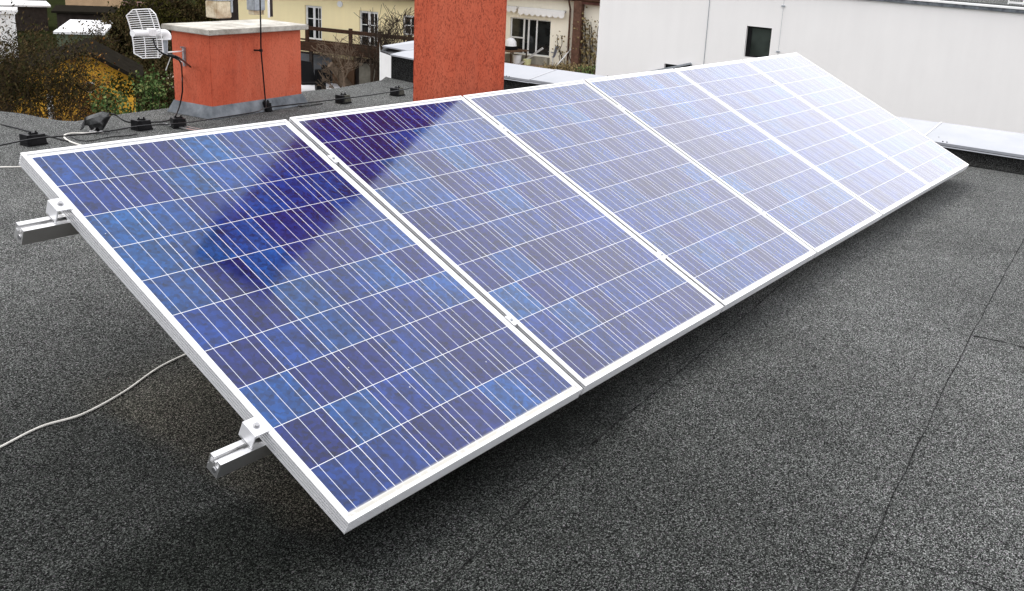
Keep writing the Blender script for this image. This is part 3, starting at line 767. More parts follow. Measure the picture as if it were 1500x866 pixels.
cable('cable', [gz(u, v, .006) for u, v in ((5, 183), (25, 188), (40, 192), (60, 197), (74, 200), (92, 205), (108, 209), (125, 215))], .0050, 'blacktube', 'thin black cable crossing the lightning wire at the far left of the roof')
cable('cable', [gz(u, v, .006) for u, v in ((103, 200), (118, 206), (135, 206), (160, 201), (185, 199), (200, 197))], .0035, 'blacktube', 'thin black wire curving in front of the crumpled felt hood')
a, b_ = gz(243, 182, .01), gz(292, 193, .01)
mb = MB(); mb.bar(a, b_, .022, .008); mb.bar(a+Vector((.03, -.03, .004)), b_+Vector((.04, -.02, .004)), .008, .012); o = mb.build('metal_strip', M['alu']); tag(o, 'loose bare aluminium strip lying on the felt before the low chimney', 'metal strip')

# ------------------------------------------------------------------ facades
class Facade:
    def __init__(s, P, az):
        s.P = Vector((P.x, P.y, 0)); s.az = R_(az); s.d = Vector((math.cos(s.az), math.sin(s.az), 0)); s.n = Vector((-s.d.y, s.d.x, 0))
    def pt(s, u, v, off=0):
        Q = onplane(u, v, s.P+s.n*off, s.n); return (Q-s.P).dot(s.d), Q.z
    def rect(s, u0, v0, u1, v1, off=0):
        um, vm = (u0+u1)/2, (v0+v1)/2
        a = s.pt(u0, vm, off)[0]; b = s.pt(u1, vm, off)[0]; t = s.pt(um, v0, off)[1]; c = s.pt(um, v1, off)[1]
        return min(a, b), max(a, b), min(t, c), max(t, c)
    def w(s, x, y, z): return s.P + s.d*x + s.n*y + Vector((0, 0, z))
def grid_wall(mb, s0, s1, z0, z1, holes, dep=.15, body=6.0):
    xs = sorted({s0, s1, *[h[0] for h in holes], *[h[1] for h in holes]}); zs = sorted({z0, z1, *[h[2] for h in holes], *[h[3] for h in holes]})
    xs = [x for x in xs if s0-1e-6 <= x <= s1+1e-6]; zs = [z for z in zs if z0-1e-6 <= z <= z1+1e-6]
    for i in range(len(xs)-1):
        for j in range(len(zs)-1):
            cx_, cz = (xs[i]+xs[i+1])/2, (zs[j]+zs[j+1])/2
            if any(h[0] < cx_ < h[1] and h[2] < cz < h[3] for h in holes): continue
            mb.quad((xs[i], 0, zs[j]), (xs[i+1], 0, zs[j]), (xs[i+1], 0, zs[j+1]), (xs[i], 0, zs[j+1]))
    for a, b, c, d in holes:
        mb.quad((a, 0, c), (a, -dep, c), (a, -dep, d), (a, 0, d)); mb.quad((b, 0, c), (b, 0, d), (b, -dep, d), (b, -dep, c))
        mb.quad((a, 0, c), (b, 0, c), (b, -dep, c), (a, -dep, c)); mb.quad((a, 0, d), (a, -dep, d), (b, -dep, d), (b, 0, d))
    mb.quad((s0, 0, z0), (s0, 0, z1), (s0, -body, z1), (s0, -body, z0)); mb.quad((s1, 0, z0), (s1, -body, z0), (s1, -body, z1), (s1, 0, z1))
    mb.quad((s0, 0, z1), (s1, 0, z1), (s1, -body, z1), (s0, -body, z1)); mb.quad((s0, -body, z0), (s0, -body, z1), (s1, -body, z1), (s1, -body, z0))
def window(root, h, dep, name='window', fr=.07, mull=(), trans=(), mat_='upvc', glass='glass', label=None):
    a, b, c, d = h; y = -dep+.03; e = .002
    mb = MB(); a += e; b -= e; c += e; d -= e
    mb.box(a, a+fr, y-.05, y, c, d); mb.box(b-fr, b, y-.05, y, c, d); mb.box(a+fr, b-fr, y-.05, y, c, c+fr); mb.box(a+fr, b-fr, y-.05, y, d-fr, d)
    for m_ in mull:
        x = a+(b-a)*m_[0]; mb.box(x-m_[1]/2, x+m_[1]/2, y-.045, y+.006, c+fr, d-fr)
    for tr in trans:
        z = c+(d-c)*tr[0]; x0 = a+(b-a)*tr[2]+fr*.5 if len(tr) > 2 else a+fr; x1 = a+(b-a)*tr[3]-fr*.5 if len(tr) > 3 else b-fr
        mb.box(x0, x1, y-.04, y+.003, z-tr[1]/2, z+tr[1]/2)
    w = mb.build(name, M[mat_], root, label=label)
    mb = MB(); mb.quad((a, y-.03, c), (b, y-.03, c), (b, y-.03, d), (a, y-.03, d)); mb.build('pane', M[glass], w)
    return w
GZ = -7.0

# white building beyond the parapet
S3 = 3.0
a0 = CAM + (Vector((7.49, 0, 0))-CAM)*S3
dw = Vector((-.54, 5, 0)).normalized()
F = Facade(a0, math.degrees(math.atan2(dw.y, dw.x)))
wb = thing('white_building', 'large plain white rendered building with small dark window beyond the parapet', 'building', F.w(0, 0, GZ) , (0, 0, F.az))
wb.location = F.w(0, 0, 0)
r = F.rect(1091.5, 39.5, 1128.5, 85.5)
zt = F.pt(1400, 6)[1]; sL = F.pt(876, 50)[0]
sR = F.pt(1500, 13)[0]-14
r2 = F.rect(972, 95.5, 1013, 120)
mb = MB(); grid_wall(mb, sR, sL, GZ, zt, [r, r2], .14, 9.0); mb.build('wall', M['wall_white'], wb)
window(wb, r, .14, fr=.045, mat_='black', glass='glass_green', mull=((.90, .10),), label='small dark window with black frame')
window(wb, r2, .14, fr=.05, mat_='black', label='dark lower window below its tilted sash')
mb = MB(); sj = F.pt(1131.5, 60)[0]
mb.box(sR+.02, sj, .002, .012, GZ+.01, zt-.01); mb.build('render_panel', M['wall_cream'] if False else M['wall_white'], wb)
mb = MB(); p0 = F.pt(1040, 0); p1 = F.pt(1028, 96); mb.box(p0[0]-.010, p0[0]+.010, 0.0125, .016, GZ+.02, zt-.10); mb.build('expansion_joint', M['galv'], wb)
mb = MB(); q0 = F.pt(1148, 12); mb.tube([(q0[0], .04, GZ+.1), (q0[0], .04, zt)], .004, 6); 
for vv in (9, 76):
    q = F.pt(1148 if vv < 40 else 1141.5, vv); mb.box(q0[0]-.04, q0[0]+.06, .013, .05, q[1]-.02, q[1]+.02)
mb.build('conductor_wire', M['galv'], wb)
mb = MB(); mb.box(sR, sL+.0, -9.0, .11, zt+.002, zt+.05); mb.build('roof_edge', M['alu_frame'], wb)
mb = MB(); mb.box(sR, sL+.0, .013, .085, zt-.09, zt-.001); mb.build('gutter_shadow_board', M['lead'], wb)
mb = MB(); mb.box(sR+.3, sL-.3, -8.7, -.25, zt+.052, zt+.09); mb.build('roof_covering', M['felt_plain'], wb)
# tilted sash over the lower window
mb = MB(); A = F.pt(950, 106); B = F.pt(1015, 92.5)
mb.bar((A[0], .12, A[1]), (B[0], .16, B[1]), .05, .06); mb.bar((A[0], .05, A[1]-.12), (B[0], .06, B[1]-.16), .04, .05)
mb.bar((A[0], .05, A[1]-.12), (A[0], .12, A[1]), .04, .04); mb.bar((B[0], .06, B[1]-.16), (B[0], .16, B[1]), .05, .05)
sash = mb.build('open_sash', M['galv'], wb)
mb = MB(); mb.quad((A[0], .10, A[1]-.02), (B[0], .14, B[1]-.02), (B[0], .05, B[1]-.15), (A[0], .04, A[1]-.11)); mb.build('pane', M['glass'], sash)
# things on its roof
for k, (u0, u1, v) in enumerate(((1380, 1391, -1), (1478, 1500, 0))):
    a = F.pt(u0, v, -.5); b_ = F.pt(u1, v, -.5)
    t = thing('rooftop_panel_frame', ['small white metal frame at the left on the white building roof', 'wider white metal frame at the right on the white building roof'][k], 'metal frame', F.w(a[0], -.5, zt+.092), (0, 0, F.az), 'metal frames on the white building roof')
    w_ = b_[0]-a[0]
    mb = MB(); mb.bar((0, 0, .05), (w_*1.6, 0, .05), .05, .05); mb.bar((0, 0, 0), (0, 0, .2), .03, .03); mb.bar((w_, 0, 0), (w_, 0, .2), .03, .03); mb.bar((0, 0, .2), (w_, -.6, .35), .04, .04); mb.build('bar', M['white_paint'], t)

# yellow house
F = Facade(dist(500, 50, 56), 106.2)
yh = thing('yellow_house', 'yellow rendered house with white windows above a dark wooden balcony', 'house', F.w(0, 0, 0), (0, 0, F.az))
sl, sr = F.pt(346, 30)[0], F.pt(640, 30)[0]
zt = F.pt(607, 0)[1]+.02; zb = F.pt(500, 66)[1]
H = [F.rect(447, 8.5, 471.5, 59), F.rect(526, 16.5, 554, 70), F.rect(589.5, 22.5, 612, 53)]
mb = MB(); grid_wall(mb, sr, sl, zb-.6, zt+.9, H, .12, 9); mb.build('wall', M['wall_yellow'], yh)
for i, h in enumerate(H):
    if i < 2: window(yh, h, .12, fr=.12, mull=((.50, .14), (.24, .035)), trans=((.62, .04), (.30, .04)))
    else: window(yh, h, .12, fr=.12, mull=((.5, .05),), trans=((.5, .04),))
q = F.pt(498.5, 6)
mb = MB(); mb.tube([(q[0], .0, q[1]), (q[0], .06, q[1])], .17, 20); mb.build('round_vent', M['white_plastic'], yh)
mb = MB(); ze = zt
mb.box(sr-1, sl+1, .0, .8, ze+.02, ze+.14); mb.build('eaves', M['wood_dark'], yh)
mb = MB(); mb.quad((sr-1, .85, ze+.16), (sl+1, .85, ze+.16), (sl+1, -4.5, ze+3.4), (sr-1, -4.5, ze+3.4)); mb.quad((sl+1, -9.8, ze+.16), (sr-1, -9.8, ze+.16), (sr-1, -4.5, ze+3.4), (sl+1, -4.5, ze+3.4)); mb.build('roof', M['roof_tile'], yh)
# balcony
BO = 1.4
def bz(u, v, off=BO): return F.pt(u, v, off)
mb = MB()
a = bz(430, 38.5); e = bz(608, 57)
x0, x1 = bz(430, 48)[0], bz(612, 55)[0]
zr = bz(513, 47.5)[1]; zf = bz(500, 72)[1]; zmid = bz(513, 60)[1]
mb.box(x1, x0, BO-.05, BO+.05, zr-.10, zr+.10)
mb.box(x1, x0, BO-.04, BO+.04, zf+.28, zf+.36)
for u in (450, 513.5, 556, 600):
    x = bz(u, 55)[0]; mb.box(x-.09, x+.09, BO-.06, BO+.06, zf, zr+.2)
rl_ = mb.build('balcony_railing', M['wood_dark'], yh)
mb = MB(); mb.box(x1, x0, .02, BO+.08, zf-.18, zf+.10); mb.box(x1, x0, BO+.085, BO+.12, zf-.30, zf+.22); mb.build('balcony_floor', M['wood_dark'], yh)
for uu in (456, 557):
    x = bz(uu, 95)[0]; mb = MB(); mb.box(x-.08, x+.08, BO-.1, BO+.07, GZ, zf-.19); mb.build('balcony_post', M['dark_wall'], yh)
# ground floor below the balcony
zc = zb-.6
def gf(u0, v0, u1, v1, o0, o1, name, m_, lab=None):
    r = F.rect(u0, v0, u1, v1, o1); mb = MB(); mb.box(r[0], r[1], o0, o1, min(r[2], GZ+.05), min(r[3], zc-.01)); return mb.build(name, M[m_], yh, label=lab)
mb = MB(); mb.box(sr, sl, -9, .0, GZ, zc-.002); mb.build('ground_floor_wall', M['dark_wall'], yh)
gf(425, 80, 486, 130, .002, .10, 'garage_front', 'grey_door', 'grey boarded ground floor front')
gf(471, 97, 472.2, 130, .102, .13, 'door_edge', 'black'); gf(471, 96, 485, 97.2, .102, .13, 'door_edge', 'black')
gf(487, 79, 519, 130, .002, .10, 'brown_door', 'wood_mid')
gf(526, 94, 556, 130, .002, .20, 'stone_wall', 'stone', 'pale stone base wall')
r = F.rect(487, 79, 518, 86, .11); mb = MB(); mb.box(r[0], r[1], .102, .16, r[2], r[3]); mb.build('door_lintel', M['wall_yellow'], yh)

# pale house
F = Facade(dist(800, 80, 56), 105.2)
ph = thing('cream_house', 'cream rendered house with large sliding doors and rolled white awnings', 'house', F.w(0, 0, 0), (0, 0, F.az))
sl, sr = F.pt(700, 30)[0], F.pt(960, 30)[0]
TZ = F.pt(770, 88.5)[1]-.1; ze = F.pt(790, -3.5)[1]
h = F.rect(746.5, 27.5, 806, 81)
mb = MB(); grid_wall(mb, sr, sl, GZ, ze+.3, [h], .16, 8); mb.build('wall', M['wall_cream'], ph)
window(ph, h, .16, 'sliding_door', fr=.07, mull=((.67, .10), (.555, .10), (.355, .09)), trans=((.45, .08, .67, 1.0),), label='wide white framed sliding door with four panes')
r = F.rect(743, 83, 800, 88.5, .3); mb = MB(); mb.box(r[0]-.1, r[1]+.1, .0, .45, TZ-.3, h[2]-.02); mb.build('door_step', M['stone'], ph)
for i, (u0, v0, u1, v1) in enumerate(((728, 9, 756.5, 15.5), (759, 13.5, 827, 22.5))):
    a = F.pt(u0, (v0+v1)/2, .35); b_ = F.pt(u1, (v0+v1)/2, .35); zt_ = F.pt((u0+u1)/2, v0-.5, .35)[1]; zb_ = F.pt((u0+u1)/2, v1+1, .35)[1]
    t = thing('awning', ['short rolled white awning partly behind the tall chimney', 'long rolled white awning with scalloped edge above the sliding door'][i], 'awning', F.w(b_[0], .02, zt_), (0, 0, F.az), 'rolled awnings on the cream house')
    w_ = a[0]-b_[0]; hh_ = zt_-zb_
    mb = MB(); mb.box(0, w_, .02, .30, -.14, 0, .02); mb.build('cassette', M['awning'], t)
    mb = MB(); nsc = max(4, int(w_/.34)); K2 = nsc*6
    top_ = [(w_*k/K2, .34, -.10) for k in range(K2+1)]; bot = [(w_*k/K2, .36, -hh_-.10*abs(math.sin(PI*k/6))+.06) for k in range(K2+1)]
    mb.add(top_+bot, [(k, k+1, K2+2+k, K2+1+k) for k in range(K2)]); mb.build('valance', M['awning'], t)
mb = MB(); za = F.pt(790, -1)[1]
mb.box(sr, sl, .0, .5, ze+.06, ze+.2); mb.build('eaves', M['wood_dark'], ph)
mb = MB(); rz_ = F.pt(862, 4, .5)[1]
mb.tube([(sr, .55, ze+.1), (sl, .55, ze+.1)], .08, 8); mb.build('gutter', M['wood_dark'], ph)
mb = MB(); mb.quad((sr, .62, ze+.2), (sl, .62, ze+.2), (sl, -4, ze+3), (sr, -4, ze+3)); mb.build('roof', M['roof_tile'], ph)
# lower roof strip and brown wall pier to the right
a = F.pt(838.5, 40, .6)[0]; b_ = F.pt(850, 40, .6)[0]
mb = MB(); mb.box(b_, a, .1, .6, GZ, ze+.5, .01); mb.build('brown_pier', M['brown_render'], ph)
x = F.pt(834.5, 30, .15)[0]; zz = F.pt(833, 9, .15)[1]
mb = MB(); mb.tube([(x-.02, .5, ze), (x, .15, zz-.15), (x, .15, TZ-.5)], .055, 8); mb.build('downpipe', M['brown_render'], ph)
x0, x1 = F.pt(851, 5, .3)[0], F.pt(900, 5, .3)[0]; z5 = F.pt(862, 6, .5)[1]
mb = MB(); mb.box(x1, x0, .0, .55, z5-.04, z5+.04); mb.box(x1, x0, .0, .56, z5+.045, z5+1.2); mb.build('side_roof', M['roof_tile'], ph)
PF = F; PTZ = TZ
# terrace
mb = MB(); A = PF.w(sr, 0.01, 0); B = PF.w(sl, 0.01, 0); C_ = PF.w(sl, 9, 0); D = PF.w(sr, 9, 0)
zt_ = PTZ-.02; V = [Vector((p.x, p.y, zt_)) for p in (A, B, C_, D)]+[Vector((p.x, p.y, GZ)) for p in (A, B, C_, D)]
mb.add(V, [(0, 1, 2, 3), (0, 4, 5, 1), (1, 5, 6, 2), (2, 6, 7, 3), (3, 7, 4, 0)]); o = mb.build('terrace', M['paved']); o['kind'] = 'structure'
def tp(u, v):
    return gz(u, v, zt_)
# garden furniture on the terrace
def garden_chair(u, v, lab, rz, m_='grey_chair'):
    P = tp(u, v); t = thing('garden_chair', lab, 'chair', P, (0, 0, rz), 'garden chairs on the terrace'); t.scale = (1.3, 1.3, 1.15)
    mb = MB(); mb.box(-.25, .25, -.24, .24, .40, .45, .015); mb.build('seat', M[m_], t)
    mb = MB(); mb.add([(-.25, .22, .44), (.25, .22, .44), (.23, .36, 1.0), (-.23, .36, 1.0), (-.25, .25, .44), (.25, .25, .44), (.23, .39, 1.0), (-.23, .39, 1.0)], [(0, 1, 2, 3), (7, 6, 5, 4), (0, 4, 5, 1), (1, 5, 6, 2), (2, 6, 7, 3), (3, 7, 4, 0)]); mb.build('backrest', M[m_], t)
    for sx in (-1, 1):
        mb = MB(); mb.bar((sx*.26, -.22, .66), (sx*.26, .28, .66), .04, .03); mb.bar((sx*.26, -.2, .40), (sx*.26, -.22, .66), .03, .03); mb.build('armrest', M[m_], t)
        for sy in (-1, 1):
            mb = MB(); mb.bar((sx*.24, sy*.22, .41), (sx*.27, sy*.26, 0), .03, .03); mb.build('leg', M['steel'], t)
garden_chair(802, 93, 'grey garden chair standing right of the sliding door', R_(200))
garden_chair(812, 95, 'second grey garden chair, closer to the brown pier', R_(160))
garden_chair(826, 96, 'grey garden chair partly behind the leaning pole by the pier', R_(230))
P = tp(757, 93); t = thing('bucket', 'white bucket on the terrace below the sliding door', 'bucket', P, (0, 0, 0), 'buckets on the terrace')
mb = MB(); mb.tube([(0, 0, 0), (0, 0, .5)], [.22, .27], 16); mb.build('pail', M['white_plastic'], t, smooth=True)
P = tp(772, 95); t = thing('bucket', 'pale yellow bucket on the terrace in front of the step', 'bucket', P, (0, 0, 0), 'buckets on the terrace')
mb = MB(); mb.tube([(0, 0, 0), (0, 0, .32)], [.18, .24], 16); mb.build('pail', M['yellow_pail'], t, smooth=True)
t = thing('step_ladder', 'small leaning aluminium ladder between the two buckets', 'ladder', tp(764, 96))
mb = MB(); a = tp(761, 95); b_ = a+Vector((1.0, -.9, 1.0))
for o_ in (Vector((0, 0, 0)), Vector((.25, .25, 0))): mb.bar(a+o_, b_+o_, .05, .05)
for k in range(5): mb.bar(a+(b_-a)*(k+.5)/5, a+(b_-a)*(k+.5)/5+Vector((.25, .25, 0)), .04, .03)
mb.build('ladder_frame', M['alu'], t, world=True)
mb = MB(); a = tp(813, 99); mb.tube([a, a+Vector((1.0, -.5, 1.25))], .03, 6); o = mb.build('pole', M['alu']); tag(o, 'pale pole leaning beside the garden chairs on the terrace', 'pole')
t = thing('side_table', 'dark table with white parasol top at the edge of the tall chimney', 'table', tp(742, 92))
P = tp(742, 92); mb = MB(); mb.box(P.x-.7, P.x+.9, P.y-.9, P.y+.3, P.z+.72, P.z+.78); mb.build('tabletop', M['wood_mid'], t, world=True)
for dx, dy in ((-.6, -.8), (.8, -.8), (.8, .2), (-.6, .2)): MB().bar((P.x+dx, P.y+dy, P.z), (P.x+dx, P.y+dy, P.z+.72), .06, .06).build('leg', M['wood_dark'], t, world=True)
mb = MB(); mb.box(P.x-.3, P.x+.4, P.y-.5, P.y+.1, P.z+.785, P.z+1.0, .03); o = mb.build('box', M['black']); tag(o, 'dark box on the terrace table beside the tall chimney', 'box')
mb = MB(); q = Vector((P.x+.05, P.y-.2, P.z+1.0)); mb.tube([q, q+Vector((0, 0, .25)), q+Vector((0, 0, .42)), q+Vector((0, 0, .48))], [.36, .33, .2, .02], 14); o = mb.build('grill_lid', M['white_plastic'], smooth=True); tag(o, 'rounded white lid on the dark box of the terrace table', 'lid')

# ground
mb = MB(); mb.quad((-300, -300, GZ), (600, -300, GZ), (600, 600, GZ), (-300, 600, GZ)); o = mb.build('ground', M['ground']); o['kind'] = 'structure'
mb = MB(); V = [gz(u, v, GZ+.01) for u, v in ((195, 128), (262, 128), (262, 103), (206, 110))]; mb.add(V, [(0, 1, 2, 3)]); o = mb.build('path', M['path']); o['kind'] = 'structure'
mb = MB(); V = [gz(u, v, GZ+.014) for u, v in ((425, 140), (515, 136), (500, 122), (425, 123))]; mb.add(V, [(0, 1, 2, 3)]); o = mb.build('pavement', M['snow']); o['kind'] = 'structure'
# things below the balcony
P = gz(450, 133, GZ); t = thing('lounge_chair', 'black high-backed garden chair on the pale ground below the balcony', 'chair', P, (0, 0, R_(-20)))
mb = MB(); mb.add([(-.5, 0, .5), (.5, 0, .5), (.35, .3, 1.5), (-.5, .3, 1.65), (-.5, .12, .5), (.5, .12, .5), (.35, .42, 1.5), (-.5, .42, 1.65)], [(0, 1, 2, 3), (7, 6, 5, 4), (0, 4, 5, 1), (1, 5, 6, 2), (2, 6, 7, 3), (3, 7, 4, 0)]); mb.build('backrest', M['black'], t)
mb = MB(); mb.box(-.5, .5, -.7, .05, .42, .52, .02); mb.build('seat', M['black'], t)
mb = MB(); mb.box(.45, .95, -.3, .1, 0, 1.15, .03); mb.build('side_panel', M['black'], t)
a = gz(511, 128, GZ); t = MB(); t.tube([a, a+Vector((-.7, .3, 1.0)), a+Vector((-1.0, .4, 1.3))], [.26, .22, .2], 10); o = t.build('log_post', M['bark_pale'], smooth=True); tag(o, 'thick pale log leaning in front of the brown door under the balcony', 'log')

# background roofs and buildings on the left
def block(name, lab, cat, u0, v0, u1, v1, D, az, wallm, roofm, depth=5, roofh=.12, over=.25):
    F = Facade(dist((u0+u1)/2, v1, D), az)
    a, b, c, d = F.rect(u0, v0, u1, v1)
    t = thing(name, lab, cat, F.w(0, 0, 0), (0, 0, F.az))
    mb = MB(); mb.box(a, b, -depth, 0, GZ, d); mb.build('wall', M[wallm], t)
    mb = MB(); mb.box(a-over, b+over, -depth-over, over, d+.003, d+roofh); mb.build('roof', M[roofm], t)
    return F, t
az_ = 62+90
F1, t1 = block('peach_building', 'peach rendered building at the top left behind the bare trees', 'building', 95, -30, 178, 21, 74, 150, 'peach', 'roof_tile')
F1, t1 = block('garden_store', 'low dark garden building under the peach house', 'shed', 84, 20, 166, 50, 66, 150, 'dark_wall', 'roof_dark', depth=4)
F1, t1 = block('white_flat_roof_shed', 'mossy shed with white sheet roof behind the ochre house', 'shed', 84, 50.5, 150, 80, 46, 146, 'green_wall', 'pale_roof', depth=5.2, roofh=.10, over=.1)
F1, t1 = block('white_chimney_block', 'square white rendered block with cap at the left picture edge', 'chimney', -20, 20, 20, 47, 40, 152, 'white_paint', 'white_paint', depth=1.0, roofh=.14, over=.1)
F1, t1 = block('long_dark_barn', 'long dark barn with pale roof edges at the top left corner', 'barn', -60, 9, 70, 45, 80, 158, 'dark_wall', 'pale_roof', depth=3.5, roofh=.12)
F1, t1 = block('far_outbuilding', 'grey outbuilding behind the trees above the grid antenna', 'shed', 168, 12, 260, 34, 92, 148, 'peach', 'roof_tile', depth=5)
F1, t1 = block('brown_shed', 'dark brown shed behind the flues of the low chimney', 'shed', 322, -12, 402, 60, 60, 140, 'dark_wall', 'roof_dark', depth=3)
# ochre house with gable
F = Facade(dist(100, 120, 33), 150)
oh = thing('ochre_house', 'ochre yellow gabled house half hidden by autumn trees', 'house', F.w(0, 0, 0), (0, 0, F.az))
xl, xr = F.pt(-60, 140)[0], F.pt(196, 120)[0]; xa, za = F.pt(127, 78); xe1, ze1 = F.pt(196, 112); xe0, ze0 = F.pt(-30, 138)
mb = MB(); V = [(xr, 0, GZ), (xl, 0, GZ), (xl, 0, ze0), (xa, 0, za), (xr, 0, ze1)]; V2 = [(x, -2.6, z) for x, y, z in V]
mb.add(V+V2, [(0, 1, 2, 3, 4), (9, 8, 7, 6, 5), (0, 5, 6, 1), (1, 6, 7, 2), (0, 4, 9, 5)])
mb.build('wall', M['orange'], oh)
mb = MB(); th = .14
for (x0, z0), (x1, z1) in (((xa, za), (xl+.3, ze0)), ((xa, za), (xr-.3, ze1-.2))):
    mb.add([(x0, .4, z0+.01), (x1, .4, z1+.01), (x1, -2.9, z1+.01), (x0, -2.9, z0+.01), (x0, .4, z0+th), (x1, .4, z1+th), (x1, -2.9, z1+th), (x0, -2.9, z0+th)], [(0, 1, 2, 3), (4, 5, 6, 7), (0, 1, 5, 4), (1, 2, 6, 5), (2, 3, 7, 6), (3, 0, 4, 7)])
mb.build('roof', M['roof_dark'], oh)
r = F.rect(70, 138, 79, 185); mb = MB(); mb.box(r[0], r[1], .0, .06, r[2], r[3]); mb.build('door_frame', M['white_paint'], oh)
r = F.rect(127, 120, 139, 135); mb = MB(); mb.box(r[0], r[1], .0, .06, r[2], r[3]); w = mb.build('window', M['white_paint'], oh)
r = F.rect(129, 122, 137, 133); mb = MB(); mb.box(r[0], r[1], .061, .065, r[2], r[3]); mb.build('pane', M['glass'], w)

# ------------------------------------------------------------------ vegetation
def tree(name, lab, cat, u, D, vtop, spread, leafm, barkm='bark', nstem=3, lsize=.07, nleaf=2200, levels=5, seed=0, group=None, twig=.010, lean=0, vbase=None, low=.28, rad=None):
    rnd = random.Random(seed)
    base = dist(u, 100, D); base.z = GZ
    top_z = dist(u, vtop, D).z; Ht = top_z-GZ
    t = thing(name, lab, cat, base, (0, 0, 0), group)
    br = MB(); tips = []
    def grow(p, d, L, r, lev):
        k = 4; pts = [p]; dd = d.copy()
        for i in range(k):
            dd = (dd + Vector((rnd.uniform(-1, 1), rnd.uniform(-1, 1), rnd.uniform(-.4, .7)))*.16).normalized()
            pts.append(pts[-1]+dd*L/k)
        rs = [max(twig*.5, r*(1-.5*i/k)) for i in range(k+1)]
        br.tube(pts, rs, 6 if lev < 2 else 3, cap=False)
        if lev >= levels-2:
            for q in pts[1:]: tips.append(q)
        if lev >= levels: return
        nb_ = rnd.choice((3, 4)) if lev < levels-1 else 3
        for i in range(nb_):
            f = rnd.uniform(.35, 1.0); idx = min(k, max(1, int(f*k+.5))); q = pts[idx]
            a_ = rnd.uniform(0, 2*PI); tilt_ = rnd.uniform(.35, .95)
            x = dd.orthogonal().normalized(); y = dd.cross(x)
            nd = (dd*math.cos(tilt_)+(x*math.cos(a_)+y*math.sin(a_))*math.sin(tilt_)*spread); nd.z = nd.z*.9+.10; nd.normalize()
            grow(q, nd, L*rnd.uniform(.60, .82), rs[idx]*.62, lev+1)
    Ls = Ht/2.7
    for s_ in range(nstem):
        a_ = rnd.uniform(0, 2*PI); d0 = Vector((math.cos(a_)*.25*spread+lean, math.sin(a_)*.25*spread, 1)).normalized()
        grow(Vector((rnd.uniform(-.15, .15), rnd.uniform(-.15, .15), 0)), d0, Ls, Ht*.020+.02, 0)
    # keep inside the wanted height
    mz = max(v[2] for v in br.v); sc2 = Ht/mz
    kx = 1
    if rad:
        rr_ = sorted(math.hypot(q.x, q.y) for q in tips); kx = rad/rr_[int(len(rr_)*.93)]
    kk = lambda z: 1+(kx-1)*min(1, max(0, z/(Ht*.35)))
    br.v = [(x*kk(z), y*kk(z), z*sc2) for x, y, z in br.v]; tips = [Vector((q.x*kk(q.z), q.y*kk(q.z), q.z*sc2)) for q in tips]
    if low > .5: tips = [q for q in tips if q.z > low*Ht-.6] or tips
    br.build('trunk', M[barkm], t)
    if nleaf:
        lv = MB()
        for i in range(nleaf):
            q = rnd.choice(tips)+Vector((rnd.gauss(0, .16), rnd.gauss(0, .16), rnd.gauss(0, .12)))
            if q.z < low*Ht-rnd.expovariate(3.5): continue
            n_ = Vector((rnd.uniform(-1, 1), rnd.uniform(-1, 1), rnd.uniform(-.3, 1))).normalized(); x = n_.orthogonal().normalized(); y = n_.cross(x); s2 = lsize*rnd.uniform(.6, 1.4)
            wl = .34 if leafm != 'leaf_dark' else .16
            lv.add([q-x*s2*.5, q+y*s2*wl, q+x*s2*.5, q-y*s2*wl], [(0, 1, 2, 3)])
        lv.build('crown', M[leafm], t)
    return t
def shrub(name, lab, u, D, vtop, w, leafm, nleaf=3500, lsize=.062, seed=0, group=None, base_u=None):
    rnd = random.Random(seed); base = dist(u, 100, D); base.z = GZ; Ht = dist(u, vtop, D).z-GZ
    t = thing(name, lab, 'shrub', base, (0, 0, 0), group)
    st = MB(); tips = []
    for i in range(26):
        a_ = rnd.uniform(0, 2*PI); rr = rnd.uniform(.1, 1)*w; hh = Ht*rnd.uniform(.65, 1)*(1-.25*(rr/w)**2)
        p0 = Vector((math.cos(a_)*rr*.3, math.sin(a_)*rr*.3, 0)); p2 = Vector((math.cos(a_)*rr, math.sin(a_)*rr, hh)); p1 = (p0+p2)/2+Vector((rnd.uniform(-.2, .2), rnd.uniform(-.2, .2), .2))
        P_ = smoothpath([p0, p1, p2], 5); st.tube(P_, [.03*(1-.8*k/(len(P_)-1)) for k in range(len(P_))], 4, cap=False)
        tips += P_[len(P_)//4:]
    st.build('stems', M['bark'], t)
    lv = MB()
    clumps = [rnd.choice(tips) for _ in range(70)]
    for i in range(nleaf):
        c = rnd.choice(clumps) if rnd.random() < .75 else rnd.choice(tips)
        g_ = w*.22; q = c+Vector((rnd.gauss(0, g_), rnd.gauss(0, g_), rnd.gauss(0, g_)))
        n_ = Vector((rnd.uniform(-1, 1), rnd.uniform(-1, 1), rnd.uniform(-.2, 1))).normalized(); x = n_.orthogonal().normalized(); y = n_.cross(x); s2 = lsize*rnd.uniform(.6, 1.4)
        lv.add([q-x*s2*.5, q+y*s2*.36, q+x*s2*.5, q-y*s2*.36], [(0, 1, 2, 3)])
    lv.build('foliage', M[leafm], t)
    return t
G = 'garden trees at the left'
tree('bare_tree', 'dense dark twiggy tree with thick stems at the far left', 'tree', 58, 24, 8, 1.15, 'leaf_dark', seed=3, nstem=5, nleaf=10500, lsize=.085, group=G, low=.72, rad=1.2)
tree('bare_tree', 'dark twiggy tree behind the ochre gable at the left', 'tree', 95, 39, 26, 1.1, 'leaf_dark', seed=8, nstem=5, nleaf=12000, lsize=.14, group=G, low=.5, rad=2.0)
tree('bare_tree', 'dark tree spilling over the left picture edge', 'tree', 4, 27, 32, 1.2, 'leaf_dark', seed=12, nstem=5, nleaf=5500, lsize=.09, group=G, low=.74, rad=1.0)
